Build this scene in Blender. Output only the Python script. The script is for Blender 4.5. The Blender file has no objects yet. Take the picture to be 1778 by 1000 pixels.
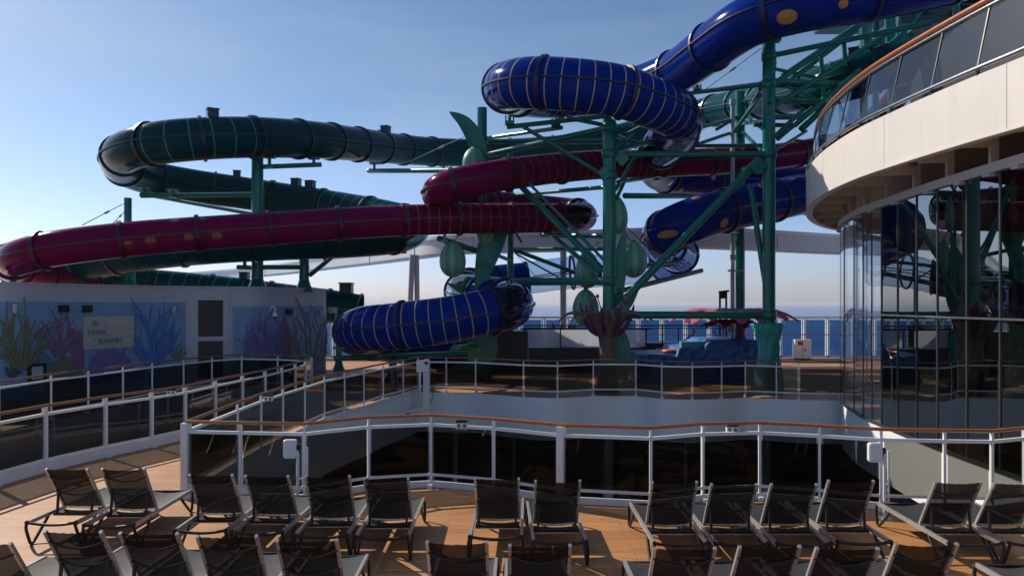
import bpy, math, random
from mathutils import Vector, Matrix, geometry
random.seed(7)
R = math.radians
SC = bpy.context.scene
COL = SC.collection
F, CX, HY, EYE = 1330.0, 889.0, 527.0, 3.35
Z = Vector((0, 0, 1))

def P(px, py, d):
    return Vector(((px - CX) * d / F, d, EYE + (HY - py) * d / F))
def G(px, py, z=0.0):
    d = (EYE - z) * F / (py - HY)
    return Vector(((px - CX) * d / F, d, z))
def PXD(px, d, z):
    return Vector(((px - CX) * d / F, d, z))

# ------------------------------------------------------------------ objects
ORG = {}
def tag(o, label=None, cat=None, group=None, kind=None):
    if label: o['label'] = label
    if cat: o['category'] = cat
    if group: o['group'] = group
    if kind: o['kind'] = kind
    return o
def thing(name, loc, label, cat, group=None):
    o = bpy.data.objects.new(name, None)
    o.empty_display_size = 0.2
    COL.objects.link(o)
    o.location = loc
    ORG[o.name] = Vector(loc)
    return tag(o, label, cat, group)

class MB:
    def __init__(s):
        s.v = []; s.f = []; s.sm = []; s.at = []
    def quadstrip(s, rings, closed=False, smooth=True, at=None):
        b = len(s.v); n = len(rings[0])
        for i, r in enumerate(rings):
            for p in r:
                s.v.append(Vector(p)); s.at.append(at[i] if at else 0.0)
        for i in range(len(rings) - 1):
            for j in range(n if closed else n - 1):
                k = (j + 1) % n
                s.f.append((b + i*n + j, b + i*n + k, b + (i+1)*n + k, b + (i+1)*n + j)); s.sm.append(smooth)
        return b
    def face(s, pts, smooth=False):
        b = len(s.v)
        for p in pts: s.v.append(Vector(p)); s.at.append(0.0)
        s.f.append(tuple(range(b, b + len(pts)))); s.sm.append(smooth)
    def box(s, c, size, rz=0, M=None):
        x, y, z = [q / 2 for q in size]
        m = M if M is not None else Matrix.Rotation(rz, 3, 'Z')
        c = Vector(c)
        q = [c + m @ Vector((sx*x, sy*y, sz*z)) for sz in (-1, 1) for sx, sy in ((-1,-1),(1,-1),(1,1),(-1,1))]
        b = len(s.v); s.v += q; s.at += [0.0]*8
        for f in ((3,2,1,0),(4,5,6,7),(0,1,5,4),(1,2,6,5),(2,3,7,6),(3,0,4,7)):
            s.f.append(tuple(b + i for i in f)); s.sm.append(False)
    def bar(s, a, b, w, h, up=Z):
        a, b = Vector(a), Vector(b); t = (b - a)
        L = t.length; t.normalize()
        if abs(t.dot(up)) > .99: up = Vector((0, 1, 0))
        sd = t.cross(up).normalized(); u = sd.cross(t).normalized()
        M = Matrix((sd, t, u)).transposed()
        s.box((a + b) / 2, (w, L, h), M=M)
    def tube(s, pts, r, n=10, cap=True):
        pts = [Vector(p) for p in pts]; N = len(pts)
        rr = r if isinstance(r, (list, tuple)) else [r]*N
        T = []
        for i in range(N):
            t = pts[min(i+1, N-1)] - pts[max(i-1, 0)]
            T.append(t.normalized() if t.length > 1e-9 else Vector((0,0,1)))
        ref = Z if abs(T[0].dot(Z)) < .9 else Vector((0, 1, 0))
        u = (ref - T[0]*ref.dot(T[0])).normalized()
        rings = []
        for i in range(N):
            u = (u - T[i]*u.dot(T[i]))
            if u.length < 1e-5: u = Vector((1,0,0)) - T[i]*T[i].x
            u.normalize(); w = T[i].cross(u)
            rings.append([pts[i] + (u*math.cos(a) + w*math.sin(a))*rr[i] for a in [2*math.pi*k/n for k in range(n)]])
        s.quadstrip(rings, True)
        if cap:
            s.face(list(reversed(rings[0]))); s.face(rings[-1])
    def lathe(s, prof, c, n=24, smooth=True, wob=None):
        c = Vector(c)
        rings = [[c + Vector((r*(wob(a, z) if wob else 1)*math.cos(a), r*(wob(a, z) if wob else 1)*math.sin(a), z)) for a in [2*math.pi*k/n for k in range(n)]] for r, z in prof]
        s.quadstrip(rings, True, smooth)
        s.face(list(reversed(rings[0]))); s.face(rings[-1])
    def prism(s, poly, z0, z1):
        n = len(poly)
        lo = [Vector((p[0], p[1], z0)) for p in poly]; hi = [Vector((p[0], p[1], z1)) for p in poly]
        area = sum(poly[i][0]*poly[(i+1)%n][1] - poly[(i+1)%n][0]*poly[i][1] for i in range(n))
        if area < 0: lo.reverse(); hi.reverse()
        s.face(list(reversed(lo))); s.face(hi)
        for i in range(n):
            k = (i+1) % n
            s.face([lo[i], lo[k], hi[k], hi[i]])
    def wall(s, pts, z0, z1, t, smooth=False):
        """upright strip following plan points, thickened by t to its left"""
        o = offset(pts, t)
        A = []
        for p, q in zip(pts, o):
            A.append([Vector((p[0],p[1],z0)), Vector((p[0],p[1],z1)), Vector((q[0],q[1],z1)), Vector((q[0],q[1],z0))])
        # separate faces per side so shading stays crisp
        for a, b in ((0,1),(1,2),(2,3),(3,0)):
            s.quadstrip([[r[a], r[b]] for r in A], False, smooth)
        s.face([A[0][i] for i in (3,2,1,0)]); s.face(A[-1])
    def build(s, name, mat, parent=None, loc=None, attr=False):
        if parent is not None: o0 = ORG[parent.name]
        elif loc is not None: o0 = Vector(loc)
        else: o0 = Vector((0,0,0))
        me = bpy.data.meshes.new(name)
        me.from_pydata([p - o0 for p in s.v], [], s.f)
        me.polygons.foreach_set('use_smooth', s.sm)
        if attr:
            a = me.attributes.new('along', 'FLOAT', 'POINT'); a.data.foreach_set('value', s.at)
        me.materials.append(mat); me.update()
        o = bpy.data.objects.new(name, me); COL.objects.link(o)
        if parent is not None: o.parent = parent
        else: o.location = o0
        ORG[o.name] = o0
        return o

def offset(pts, t):
    out = []; n = len(pts)
    for i in range(n):
        a = Vector(pts[max(i-1,0)][:2]); b = Vector(pts[min(i+1,n-1)][:2])
        d = (b - a).normalized()
        p = Vector(pts[i][:2]); q = p + Vector((-d.y, d.x))*t
        out.append((q.x, q.y))
    return out
def catmull(pts, k=10):
    pts = [Vector(p) for p in pts]; out = []
    n = len(pts)
    for i in range(n-1):
        p0 = pts[i-1] if i > 0 else pts[0]*2 - pts[1]
        p1, p2 = pts[i], pts[i+1]
        p3 = pts[i+2] if i+2 < n else pts[-1]*2 - pts[-2]
        for j in range(k):
            t = j/k
            out.append(.5*((2*p1) + (p2-p0)*t + (2*p0-5*p1+4*p2-p3)*t*t + (3*p1-p0-3*p2+p3)*t**3))
    out.append(pts[-1].copy())
    return out

# ------------------------------------------------------------------ materials
def newmat(name):
    m = bpy.data.materials.new(name); m.use_nodes = True
    nt = m.node_tree; b = nt.nodes['Principled BSDF']
    return m, nt, b
def mat(name, col, rough=.5, metal=0, coat=0, var=.12, scale=6, bump=0, spec=.5):
    """painted / solid surface with subtle procedural unevenness"""
    m, nt, b = newmat(name)
    N = nt.nodes; L = nt.links
    tc = N.new('ShaderNodeTexCoord')
    no = N.new('ShaderNodeTexNoise'); no.inputs['Scale'].default_value = scale; no.inputs['Detail'].default_value = 5
    L.new(tc.outputs['Object'], no.inputs['Vector'])
    mx = N.new('ShaderNodeMix'); mx.data_type = 'RGBA'
    mx.inputs['A'].default_value = (*[c*(1-var) for c in col], 1); mx.inputs['B'].default_value = (*[min(1, c*(1+var)) for c in col], 1)
    L.new(no.outputs['Fac'], mx.inputs['Factor']); L.new(mx.outputs['Result'], b.inputs['Base Color'])
    mr = N.new('ShaderNodeMapRange'); mr.inputs['To Min'].default_value = max(.03, rough*.8); mr.inputs['To Max'].default_value = min(1, rough*1.25)
    L.new(no.outputs['Fac'], mr.inputs['Value']); L.new(mr.outputs['Result'], b.inputs['Roughness'])
    b.inputs['Metallic'].default_value = metal; b.inputs['Coat Weight'].default_value = coat
    b.inputs['Specular IOR Level'].default_value = spec
    if bump:
        bp = N.new('ShaderNodeBump'); bp.inputs['Strength'].default_value = bump; bp.inputs['Distance'].default_value = .02
        L.new(no.outputs['Fac'], bp.inputs['Height']); L.new(bp.outputs['Normal'], b.inputs['Normal'])
    return m
def glass(name, tint, refl=None, ior=1.5, rough=.01, rcol=(1,1,1)):
    m, nt, b = newmat(name); N = nt.nodes; L = nt.links
    N.remove(b); out = N['Material Output']
    tr = N.new('ShaderNodeBsdfTransparent'); tr.inputs['Color'].default_value = (*tint, 1)
    gl = N.new('ShaderNodeBsdfGlossy'); gl.inputs['Roughness'].default_value = rough; gl.inputs['Color'].default_value = (*rcol, 1)
    mx = N.new('ShaderNodeMixShader')
    lw = N.new('ShaderNodeLayerWeight'); lw.inputs['Blend'].default_value = .5
    pw = N.new('ShaderNodeMath'); pw.operation = 'POWER'; pw.inputs[1].default_value = 5; L.new(lw.outputs['Facing'], pw.inputs[0])
    r0 = ((ior-1)/(ior+1))**2 if refl is None else refl
    mr = N.new('ShaderNodeMapRange'); mr.inputs['To Min'].default_value = r0; mr.inputs['To Max'].default_value = 1
    L.new(pw.outputs[0], mr.inputs['Value']); L.new(mr.outputs[0], mx.inputs[0])
    L.new(tr.outputs[0], mx.inputs[1]); L.new(gl.outputs[0], mx.inputs[2])
    df = N.new('ShaderNodeBsdfDiffuse'); df.inputs['Color'].default_value = (.55,.56,.57,1)
    tc = N.new('ShaderNodeTexCoord'); mp = N.new('ShaderNodeMapping'); mp.inputs['Scale'].default_value = (1.5,1.5,.35)
    no = N.new('ShaderNodeTexNoise'); no.inputs['Scale'].default_value = 1.7; no.inputs['Detail'].default_value = 7
    L.new(tc.outputs['Object'], mp.inputs[0]); L.new(mp.outputs[0], no.inputs['Vector'])
    m2 = N.new('ShaderNodeMapRange'); m2.inputs['From Min'].default_value = .42; m2.inputs['From Max'].default_value = .85; m2.inputs['To Max'].default_value = .014; L.new(no.outputs['Fac'], m2.inputs['Value'])
    md = N.new('ShaderNodeMixShader'); L.new(m2.outputs[0], md.inputs[0]); L.new(mx.outputs[0], md.inputs[1]); L.new(df.outputs[0], md.inputs[2]); L.new(md.outputs[0], out.inputs['Surface'])
    return m
def stripemat(name, col, scol, spacing, width, rough=.13):
    m, nt, b = newmat(name); N = nt.nodes; L = nt.links
    at = N.new('ShaderNodeAttribute'); at.attribute_name = 'along'
    dv = N.new('ShaderNodeMath'); dv.operation = 'DIVIDE'; dv.inputs[1].default_value = spacing
    fr = N.new('ShaderNodeMath'); fr.operation = 'FRACT'
    lt = N.new('ShaderNodeMath'); lt.operation = 'LESS_THAN'; lt.inputs[1].default_value = width/spacing
    L.new(at.outputs['Fac'], dv.inputs[0]); L.new(dv.outputs[0], fr.inputs[0]); L.new(fr.outputs[0], lt.inputs[0])
    mx = N.new('ShaderNodeMix'); mx.data_type = 'RGBA'
    mx.inputs['A'].default_value = (*col,1); mx.inputs['B'].default_value = (*scol,1)
    L.new(lt.outputs[0], mx.inputs['Factor']); L.new(mx.outputs['Result'], b.inputs['Base Color'])
    b.inputs['Roughness'].default_value = rough; b.inputs['Specular IOR Level'].default_value = .06
    return m
def plankmat():
    m, nt, b = newmat('deck_planks'); N = nt.nodes; L = nt.links
    tc = N.new('ShaderNodeTexCoord')
    br = N.new('ShaderNodeTexBrick'); br.offset = .37
    br.inputs['Scale'].default_value = 1; br.inputs['Brick Width'].default_value = 2.6; br.inputs['Row Height'].default_value = .1
    br.inputs['Mortar Size'].default_value = .0045; br.inputs['Mortar Smooth'].default_value = .2; br.inputs['Bias'].default_value = 0
    br.inputs['Color1'].default_value = (.53,.245,.088,1); br.inputs['Color2'].default_value = (.42,.185,.064,1); br.inputs['Mortar'].default_value = (.09,.055,.035,1)
    L.new(tc.outputs['Object'], br.inputs['Vector'])
    mp = N.new('ShaderNodeMapping'); mp.inputs['Scale'].default_value = (1.5, 22, 1); L.new(tc.outputs['Object'], mp.inputs['Vector'])
    no = N.new('ShaderNodeTexNoise'); no.inputs['Scale'].default_value = 1.3; no.inputs['Detail'].default_value = 6; L.new(mp.outputs[0], no.inputs['Vector'])
    n2 = N.new('ShaderNodeTexNoise'); n2.inputs['Scale'].default_value = .7; n2.inputs['Detail'].default_value = 7; L.new(tc.outputs['Object'], n2.inputs['Vector'])
    ad = N.new('ShaderNodeMath'); ad.operation = 'ADD'; L.new(no.outputs['Fac'], ad.inputs[0]); L.new(n2.outputs['Fac'], ad.inputs[1])
    mr = N.new('ShaderNodeMapRange'); mr.inputs['From Min'].default_value = .6; mr.inputs['From Max'].default_value = 1.4; mr.inputs['To Min'].default_value = .72; mr.inputs['To Max'].default_value = 1.22
    L.new(ad.outputs[0], mr.inputs['Value'])
    mx = N.new('ShaderNodeMix'); mx.data_type = 'RGBA'; mx.blend_type = 'MULTIPLY'; mx.inputs['Factor'].default_value = 1
    L.new(br.outputs['Color'], mx.inputs['A']); L.new(mr.outputs[0], mx.inputs['B']); L.new(mx.outputs['Result'], b.inputs['Base Color'])
    r2 = N.new('ShaderNodeMapRange'); r2.inputs['To Min'].default_value = .38; r2.inputs['To Max'].default_value = .72; L.new(n2.outputs['Fac'], r2.inputs['Value']); L.new(r2.outputs[0], b.inputs['Roughness'])
    bp = N.new('ShaderNodeBump'); bp.inputs['Strength'].default_value = .35; bp.inputs['Distance'].default_value = .01
    iv = N.new('ShaderNodeMath'); iv.operation = 'SUBTRACT'; iv.inputs[0].default_value = 1; L.new(br.outputs['Fac'], iv.inputs[1]); L.new(iv.outputs[0], bp.inputs['Height'])
    L.new(bp.outputs['Normal'], b.inputs['Normal'])
    return m
def meshmat(name, col, trans):
    """woven sling: lets a share of the light straight through"""
    m, nt, b = newmat(name); N = nt.nodes; L = nt.links
    out = N['Material Output']
    tc = N.new('ShaderNodeTexCoord'); no = N.new('ShaderNodeTexNoise'); no.inputs['Scale'].default_value = 5; no.inputs['Detail'].default_value = 3
    L.new(tc.outputs['Object'], no.inputs['Vector'])
    mx = N.new('ShaderNodeMix'); mx.data_type = 'RGBA'; mx.inputs['A'].default_value = (*[c*.8 for c in col],1); mx.inputs['B'].default_value = (*[c*1.2 for c in col],1)
    L.new(no.outputs['Fac'], mx.inputs['Factor']); L.new(mx.outputs['Result'], b.inputs['Base Color'])
    b.inputs['Roughness'].default_value = .6; b.inputs['Specular IOR Level'].default_value = .25
    tr = N.new('ShaderNodeBsdfTransparent'); ms = N.new('ShaderNodeMixShader'); ms.inputs[0].default_value = trans
    L.new(b.outputs[0], ms.inputs[1]); L.new(tr.outputs[0], ms.inputs[2]); L.new(ms.outputs[0], out.inputs['Surface'])
    return m

M = {}
M['planks'] = plankmat()
def streak(m, amt, col=(.32,.25,.17)):
    nt=m.node_tree; N=nt.nodes; L=nt.links; b=N['Principled BSDF']
    tc=N.new('ShaderNodeTexCoord'); mp=N.new('ShaderNodeMapping'); mp.inputs['Scale'].default_value=(2.2,2.2,.12)
    no=N.new('ShaderNodeTexNoise'); no.inputs['Scale'].default_value=2.4; no.inputs['Detail'].default_value=8; no.inputs['Roughness'].default_value=.65
    L.new(tc.outputs['Object'],mp.inputs[0]); L.new(mp.outputs[0],no.inputs['Vector'])
    mr=N.new('ShaderNodeMapRange'); mr.inputs['From Min'].default_value=.52; mr.inputs['From Max'].default_value=.8; mr.inputs['To Max'].default_value=amt; L.new(no.outputs['Fac'],mr.inputs['Value'])
    mx=N.new('ShaderNodeMix'); mx.data_type='RGBA'; mx.inputs['B'].default_value=(*col,1)
    src=b.inputs['Base Color'].links[0].from_socket; L.new(src,mx.inputs['A']); L.new(mr.outputs[0],mx.inputs['Factor']); L.new(mx.outputs['Result'],b.inputs['Base Color'])
    return m
M['white'] = mat('white_paint', (.80,.81,.82), .38, var=.05, scale=2.5)
M['fascia'] = mat('fascia_paint', (.72,.67,.61), .42, var=.05, scale=.8)
M['edge'] = mat('deck_edge_paint', (.84,.87,.90), .42, var=.06, scale=.5)
M['greywhite'] = mat('grey_white_paint', (.47,.49,.54), .45, var=.07, scale=1.2)
streak(M['fascia'],.22); streak(M['edge'],.15,(.4,.4,.4)); streak(M['greywhite'],.25)
M['beam'] = mat('bridge_paint', (.64,.65,.67), .45, var=.06, scale=.7)
M['teak'] = mat('varnished_teak', (.42,.125,.022), .3, coat=.4, var=.3, scale=9)
M['teak_dark'] = mat('weathered_teak', (.24,.10,.045), .4, coat=.2, var=.3, scale=9)
M['alu'] = mat('brushed_aluminium', (.52,.50,.48), .28, metal=.5, var=.1, scale=14)
M['chrome'] = mat('polished_steel', (.62,.62,.62), .2, metal=.9, var=.06, scale=10)
M['black'] = mat('black_plastic', (.012,.011,.011), .45, var=.2)
M['seat'] = meshmat('seat_sling', (.042,.042,.045), .04)
M['back'] = meshmat('back_sling', (.012,.010,.009), .05)
M['rail_glass'] = glass('smoked_rail_glass', (.37,.37,.365), ior=1.22)
M['rail_glass_light'] = glass('lighter_rail_glass', (.5,.5,.47), ior=1.3)
M['wind_glass'] = glass('blue_wind_glass', (.30,.44,.62))
M['clear_glass'] = glass('clear_wind_glass', (.9,.92,.94))
M['tower_glass'] = glass('mirror_tower_glass', (.12,.13,.13), refl=.3, rcol=(.86,.9,.88))
M['balcony_glass'] = glass('grey_balcony_glass', (.42,.47,.52), refl=.08)
M['mullion'] = mat('mullion_dark', (.035,.042,.04), .35, var=.15)
M['strip'] = mat('spandrel_strip', (.3,.33,.31), .3, var=.1)
M['core'] = mat('tower_core', (.018,.019,.02), .5, var=.3)
M['blue'] = mat('blue_gelcoat', (.0008,.022,.21), .13, coat=0, spec=.06, var=.25, scale=1.5)
M['blue_stripe'] = stripemat('blue_striped_gelcoat', (.0008,.022,.21), (.42,.36,.2), .46, .034)
M['blue_dark'] = mat('blue_flange', (.004,.009,.045), .35, var=.1)
M['green'] = mat('green_gelcoat', (.0002,.045,.052), .13, coat=0, spec=.06, var=.25, scale=1.5)
M['green_stripe'] = stripemat('green_striped_gelcoat', (.0002,.045,.052), (.1,.26,.28), .75, .035)
M['green_dark'] = mat('green_flange', (.002,.022,.024), .35, var=.1)
M['mag'] = mat('magenta_gelcoat', (.15,.003,.052), .13, coat=0, spec=.06, var=.25, scale=1.5)
M['mag_stripe'] = stripemat('magenta_striped_gelcoat', (.13,.002,.034), (.36,.13,.09), .42, .03)
M['mag_dark'] = mat('magenta_flange', (.035,.003,.014), .35, var=.1)
M['clear_blue'] = glass('clear_blue_tube', (.62,.72,.86), refl=.06, rough=.03)
M['smoke_blue'] = glass('smoked_blue_tube', (.13,.17,.34), refl=.05, rough=.04, rcol=(.75,.82,1))
M['clear_green'] = glass('clear_green_tube', (.2,.34,.34), refl=.05, rough=.03)
M['clear_mag'] = glass('clear_rose_tube', (.4,.26,.34), refl=.06, rough=.03)
M['dot'] = mat('amber_dot', (.42,.22,.06), .25, coat=.5, var=.1)
M['dot_dim'] = mat('ochre_dot', (.17,.032,.02), .25, coat=.5, var=.1)
M['steel'] = mat('green_steel', (.001,.15,.115), .22, coat=.1, spec=.4, var=.2, scale=3)
M['leaf'] = mat('leaf_green', (.015,.22,.16), .4, var=.3, scale=3)
M['navy'] = mat('navy_panel', (.006,.010,.026), .4, var=.2)
M['rock'] = mat('blue_rock', (.01,.11,.34), .42, var=.5, scale=1.6, bump=.6)
M['rock_top'] = mat('pale_blue_rock', (.10,.30,.38), .45, var=.25, scale=2, bump=.3)
M['vase'] = mat('teal_rock', (.02,.30,.30), .38, var=.5, scale=1.7, bump=.5)
M['bark'] = mat('sculpted_bark', (.13,.075,.055), .7, var=.6, scale=9, bump=.9)
M['sea'] = None

# ------------------------------------------------------------------ plan curves
HR = 1.34
def top(px, py):
    d = (EYE - HR) * F / (py - HY)
    return ((px - CX) * d / F, d)
FRONT = [top(*q) for q in ((323,729),(418,731),(528,733),(640,722),(748,718),(857,724),(974,735),(1130,740),(1220,733),(1319,731),(1423,736),(1530,742),(1640,744),(1722,745),(1778,740))]
FRONT += [(9.35, 13.05)]
RAILC = [top(*q) for q in ((323,729),(412,696.5),(453,682),(491,670.5),(529,660),(563,650),(598,643),(631.5,637),(665,630),(700,624),(726,619))]
def base(px, py):
    g = G(px, py); return (g.x, g.y)
RAIL2 = [RAILC[-1]] + [base(*q) for q in ((775,681),(826,682),(909,689),(968,691),(1030,687),(1104,687),(1149,692),(1202,693.6),(1253,692),(1294,690),(1348,692),(1387,694),(1468,695))]
RAILB = [(-9.9,8.2),(-9.85,10.2),(-9.7,12.2),(-9.5,14.0),(-9.33,15.3),(-8.9,16.75),(-8.43,17.9),(-8.1,18.96),(-7.95,20.5),(-7.75,22.0),(-7.55,23.4),(-7.46,24.8),(-7.42,26.2),(-7.45,27.6),(-7.67,29.3)]
RAILA = [(-13.7,16.6),(-13.55,18.3),(-13.4,20.0),(-13.3,22.1),(-13.0,23.5),(-12.7,25.0),(-12.5,26.6),(-12.05,28.1),(-11.6,29.6),(-10.8,30.6),(-9.24,30.2),(-7.67,29.3)]
TOWER = [(9.8,7.0),(9.72,9),(9.68,11),(9.68,13),(9.70,14.5),(9.75,16),(9.85,18),(10.15,21),(10.45,23.2),(11.5,26.8),(13.4,30.4),(16,32.6),(19.5,33.6),(24,33.8)]
TOWC = [(p.x, p.y) for p in catmull([(a,b,0) for a,b in TOWER], 14)]
def tower_at(px):
    best = None
    for i in range(len(TOWC)-1):
        (x0,y0),(x1,y1) = TOWC[i], TOWC[i+1]
        a = CX + F*x0/y0; b = CX + F*x1/y1
        if y0 < 28.5 and (a-px)*(b-px) <= 0:
            t = (px-a)/(b-a) if b != a else 0
            return i + t
    return None
def tw(i):
    k = min(int(i), len(TOWC)-2); t = i-k
    return (TOWC[k][0]*(1-t)+TOWC[k+1][0]*t, TOWC[k][1]*(1-t)+TOWC[k+1][1]*t)
BALC = [(9.9,6.5),(9.6,9),(9.35,11.3),(9.12,13.6),(8.92,15.2),(8.76,17.2),(8.70,19.2),(8.86,21.2),(9.2,23.2),(9.8,25.4),(10.7,27.8),(11.9,30.2),(13.4,32.4),(15.3,34.2),(17.8,35.4),(21,36)]
BALCC = [(p.x, p.y) for p in catmull([(a,b,0) for a,b in BALC], 8)]

# ------------------------------------------------------------------ setting: deck, sea
HOLE1 = FRONT + [(9.68,13.6)] + [(x,y) for x,y in TOWC if 14.2 < y < 26.0] + list(reversed(RAIL2[1:])) + list(reversed(RAILC[1:]))
HOLE2 = list(reversed(RAILB))[:-1] + [(-9.95,6.4),(-13.75,6.4),(-13.75,14)] + RAILA[:-1]
OUTER = [(-60,-14),(32,-14),(32,48.2),(-60,48.2)]
def holed(name, mt, z, flip=False):
    loops = [[Vector((x,y,z)) for x,y in l] for l in (OUTER, HOLE1, HOLE2)]
    tris = geometry.tessellate_polygon(loops)
    vs = [v for l in loops for v in l]
    m = MB(); m.v = vs; m.at = [0.0]*len(vs)
    for a, b, c in tris:
        n = (vs[b]-vs[a]).cross(vs[c]-vs[a])
        up = n.z > 0
        m.f.append((a,b,c) if up != flip else (a,c,b)); m.sm.append(False)
    return m.build(name, mt)
tag(holed('deck', M['planks'], 0), kind='structure')
tag(holed('deck_underside', mat('under_deck', (.10,.10,.10), .7), -1.5, True), kind='structure')
def fasciawall(name, pts, mt, z0=-1.5, z1=-.006, t=.12):
    m = MB(); m.wall(pts, z0, z1, t, True); return m
m = MB(); m.wall([(p[0],p[1]) for p in FRONT], -1.5, -.006, -.12); tag(m.build('deck_edge', M['edge']), kind='structure')
sm2 = [(p.x,p.y) for p in catmull([(a,b,0) for a,b in RAIL2],6)]
m = MB(); m.wall(sm2, -1.5, -.006, .12, True); tag(m.build('deck_edge', M['edge']), kind='structure')
m = MB(); m.wall(RAILC, -1.5, -.006, .12, True); tag(m.build('deck_edge', M['edge']), kind='structure')
m = MB(); m.wall([q for q in TOWC if 13.0 < q[1] < 26.2], -1.5, -.006, -.12, True); tag(m.build('deck_edge', M['edge']), kind='structure')
m = MB(); m.wall(RAILB, -1.5, -.006, -.12, True); m.wall(RAILA, -1.5, -.006, .12, True); tag(m.build('deck_edge', M['greywhite']), kind='structure')
# lower deck seen down the openings
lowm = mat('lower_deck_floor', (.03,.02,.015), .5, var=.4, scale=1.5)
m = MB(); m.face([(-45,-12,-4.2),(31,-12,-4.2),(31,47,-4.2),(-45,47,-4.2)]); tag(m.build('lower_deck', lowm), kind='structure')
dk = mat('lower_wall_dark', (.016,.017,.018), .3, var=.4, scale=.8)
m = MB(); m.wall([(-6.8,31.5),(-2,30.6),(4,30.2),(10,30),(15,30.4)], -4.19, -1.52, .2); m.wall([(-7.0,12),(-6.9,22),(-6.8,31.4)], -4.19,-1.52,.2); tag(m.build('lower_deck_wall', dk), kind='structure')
# pillars and furniture on the lower deck
for i,(px,d,w) in enumerate(((748,29.6,.32),(790,30.0,.22),(1056,29.4,.42),(1330,29.3,.36),(892,29.7,.14),(1190,29.5,.14))):
    m = MB(); c = PXD(px,d,-4.2); m.lathe([(w/2,0),(w/2,2.68)], c, 16)
    tag(m.build('pillar', M['greywhite'], loc=c), ['white pillar under the left end of the far curved deck edge','slim grey pillar under the deck edge, between two wider pillars','broad white pillar below the middle of the far curved deck edge','white pillar below the blue rock, behind the front railing','very thin dark-backed pillar below the deck edge left of centre','very thin pillar below the deck edge, right of the broad white one'][i], 'pillar')
wood = mat('cafe_wood', (.10,.045,.02), .5)
for i,(px,d) in enumerate(((1085,26.5),(1120,27.4),(930,27.0),(1395,26.6))):
    c = PXD(px,d,-4.2)
    t = thing('bar_stool', c, ['dark wooden bar stool on the lower deck, behind the widest white railing post','dark wooden bar stool on the lower deck, right of the broad white pillar','dark wooden bar stool on the lower deck, left of the broad white pillar','dark wooden bar stool on the lower deck, near the right-hand opening edge'][i], 'stool')
    m = MB(); m.box(c+Vector((0,0,.78)), (.42,.42,.06)); m.build('seat', wood, t)
    m = MB(); m.box(c+Vector((0,.2,1.08)), (.42,.04,.5)); m.build('backrest', wood, t)
    for sx in (-1,1):
        for sy in (-1,1):
            m = MB(); m.bar(c+Vector((sx*.2,sy*.2,0)), c+Vector((sx*.17,sy*.17,.76)), .04,.04); m.build('leg', wood, t)
# sea
sm, nt, b = newmat('hazed_sea_water'); N = nt.nodes; L = nt.links
tc = N.new('ShaderNodeTexCoord'); no = N.new('ShaderNodeTexNoise'); no.inputs['Scale'].default_value = .06; no.inputs['Detail'].default_value = 8
L.new(tc.outputs['Object'], no.inputs['Vector'])
bp = N.new('ShaderNodeBump'); bp.inputs['Strength'].default_value = .5; bp.inputs['Distance'].default_value = 1.5
L.new(no.outputs['Fac'], bp.inputs['Height']); L.new(bp.outputs['Normal'], b.inputs['Normal'])
b.inputs['Base Color'].default_value = (.15,.25,.40,1); b.inputs['Roughness'].default_value = .5; b.inputs['IOR'].default_value = 1.33  # base colour lightened to carry part of the distance haze
m = MB()
m.lathe([(28000,-34),(9000,-34),(1500,-34)], (0,0,0), 64); m.f = m.f[:-2]; m.sm = m.sm[:-2]
m.face([(1500*math.cos(2*math.pi*k/64),1500*math.sin(2*math.pi*k/64),-34) for k in range(64)])
tag(m.build('sea', sm), kind='structure')
# ship hull below the deck so it does not float
m = MB(); m.prism([(-58,-13),(31.8,-13),(31.8,48.0),(-58,48.0)], -36, -4.3)
tag(m.build('ship_hull', M['white']), 'white ship hull below the open decks, down to the sea', 'hull')

# ------------------------------------------------------------------ railings
def railing(name, pts, label, group='glass railings round the deck openings', thick=(), light=(), postw=.04, inner=1, tone='white', kick=True, split=1):
    c = Vector((sum(p[0] for p in pts)/len(pts), sum(p[1] for p in pts)/len(pts), 0))
    t = thing(name, c, label, 'railing', group)
    wm = M['white']
    m = MB(); m.tube([(x,y,HR-.028) for x,y in pts], .03, 10); m.build('handrail', M['teak' if 0 in thick else 'teak_dark'], t)
    m = MB()
    for a,bb in zip(pts[:-1],pts[1:]): m.bar((a[0],a[1],HR-.20),(bb[0],bb[1],HR-.20),.045,.055)
    m.build('top_rail', wm, t)
    m = MB()
    for a,bb in zip(pts[:-1],pts[1:]): m.bar((a[0],a[1],.235),(bb[0],bb[1],.235),.04,.045)
    m.build('bottom_rail', wm, t)
    if kick:
        m = MB()
        for a,bb in zip(pts[:-1],pts[1:]): m.bar((a[0],a[1],.065),(bb[0],bb[1],.065),.03,.115)
        m.build('kickboard', wm, t)
    for i,(x,y) in enumerate(pts):
        w = .12 if i in thick else postw
        a = Vector(pts[max(i-1,0)]); e = Vector(pts[min(i+1,len(pts)-1)]); d = (e-a).normalized()
        m = MB(); m.box((x,y,(HR-.05)/2), (w,w*1.3,HR-.05), math.atan2(d.y,d.x))
        nrm = Vector((-d.y,d.x))*inner
        m.box((x-nrm.x*.05,y-nrm.y*.05,.035),(w*2.2,.16,.07), math.atan2(d.y,d.x))
        m.build('post', wm, t)
    for i,(a,bb) in enumerate(zip(pts[:-1],pts[1:])):
        A = Vector((*a,0)); B = Vector((*bb,0)); d = (B-A).normalized()
        m = MB(); m.bar(A+d*.05+Z*.685, B-d*.05+Z*.685, .016, .86)
        m.build('glass_panel', M['rail_glass_light' if i in light else 'rail_glass'], t)
    return t
railing('deck_railing', FRONT, 'curving glass railing with orange-brown handrail directly behind the upper row of loungers', thick=(0,6), inner=1, light=(11,12,13,14))
railing('deck_railing', RAILC, 'glass railing running away from the corner post at the left end of the nearest railing', inner=-1)
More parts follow.
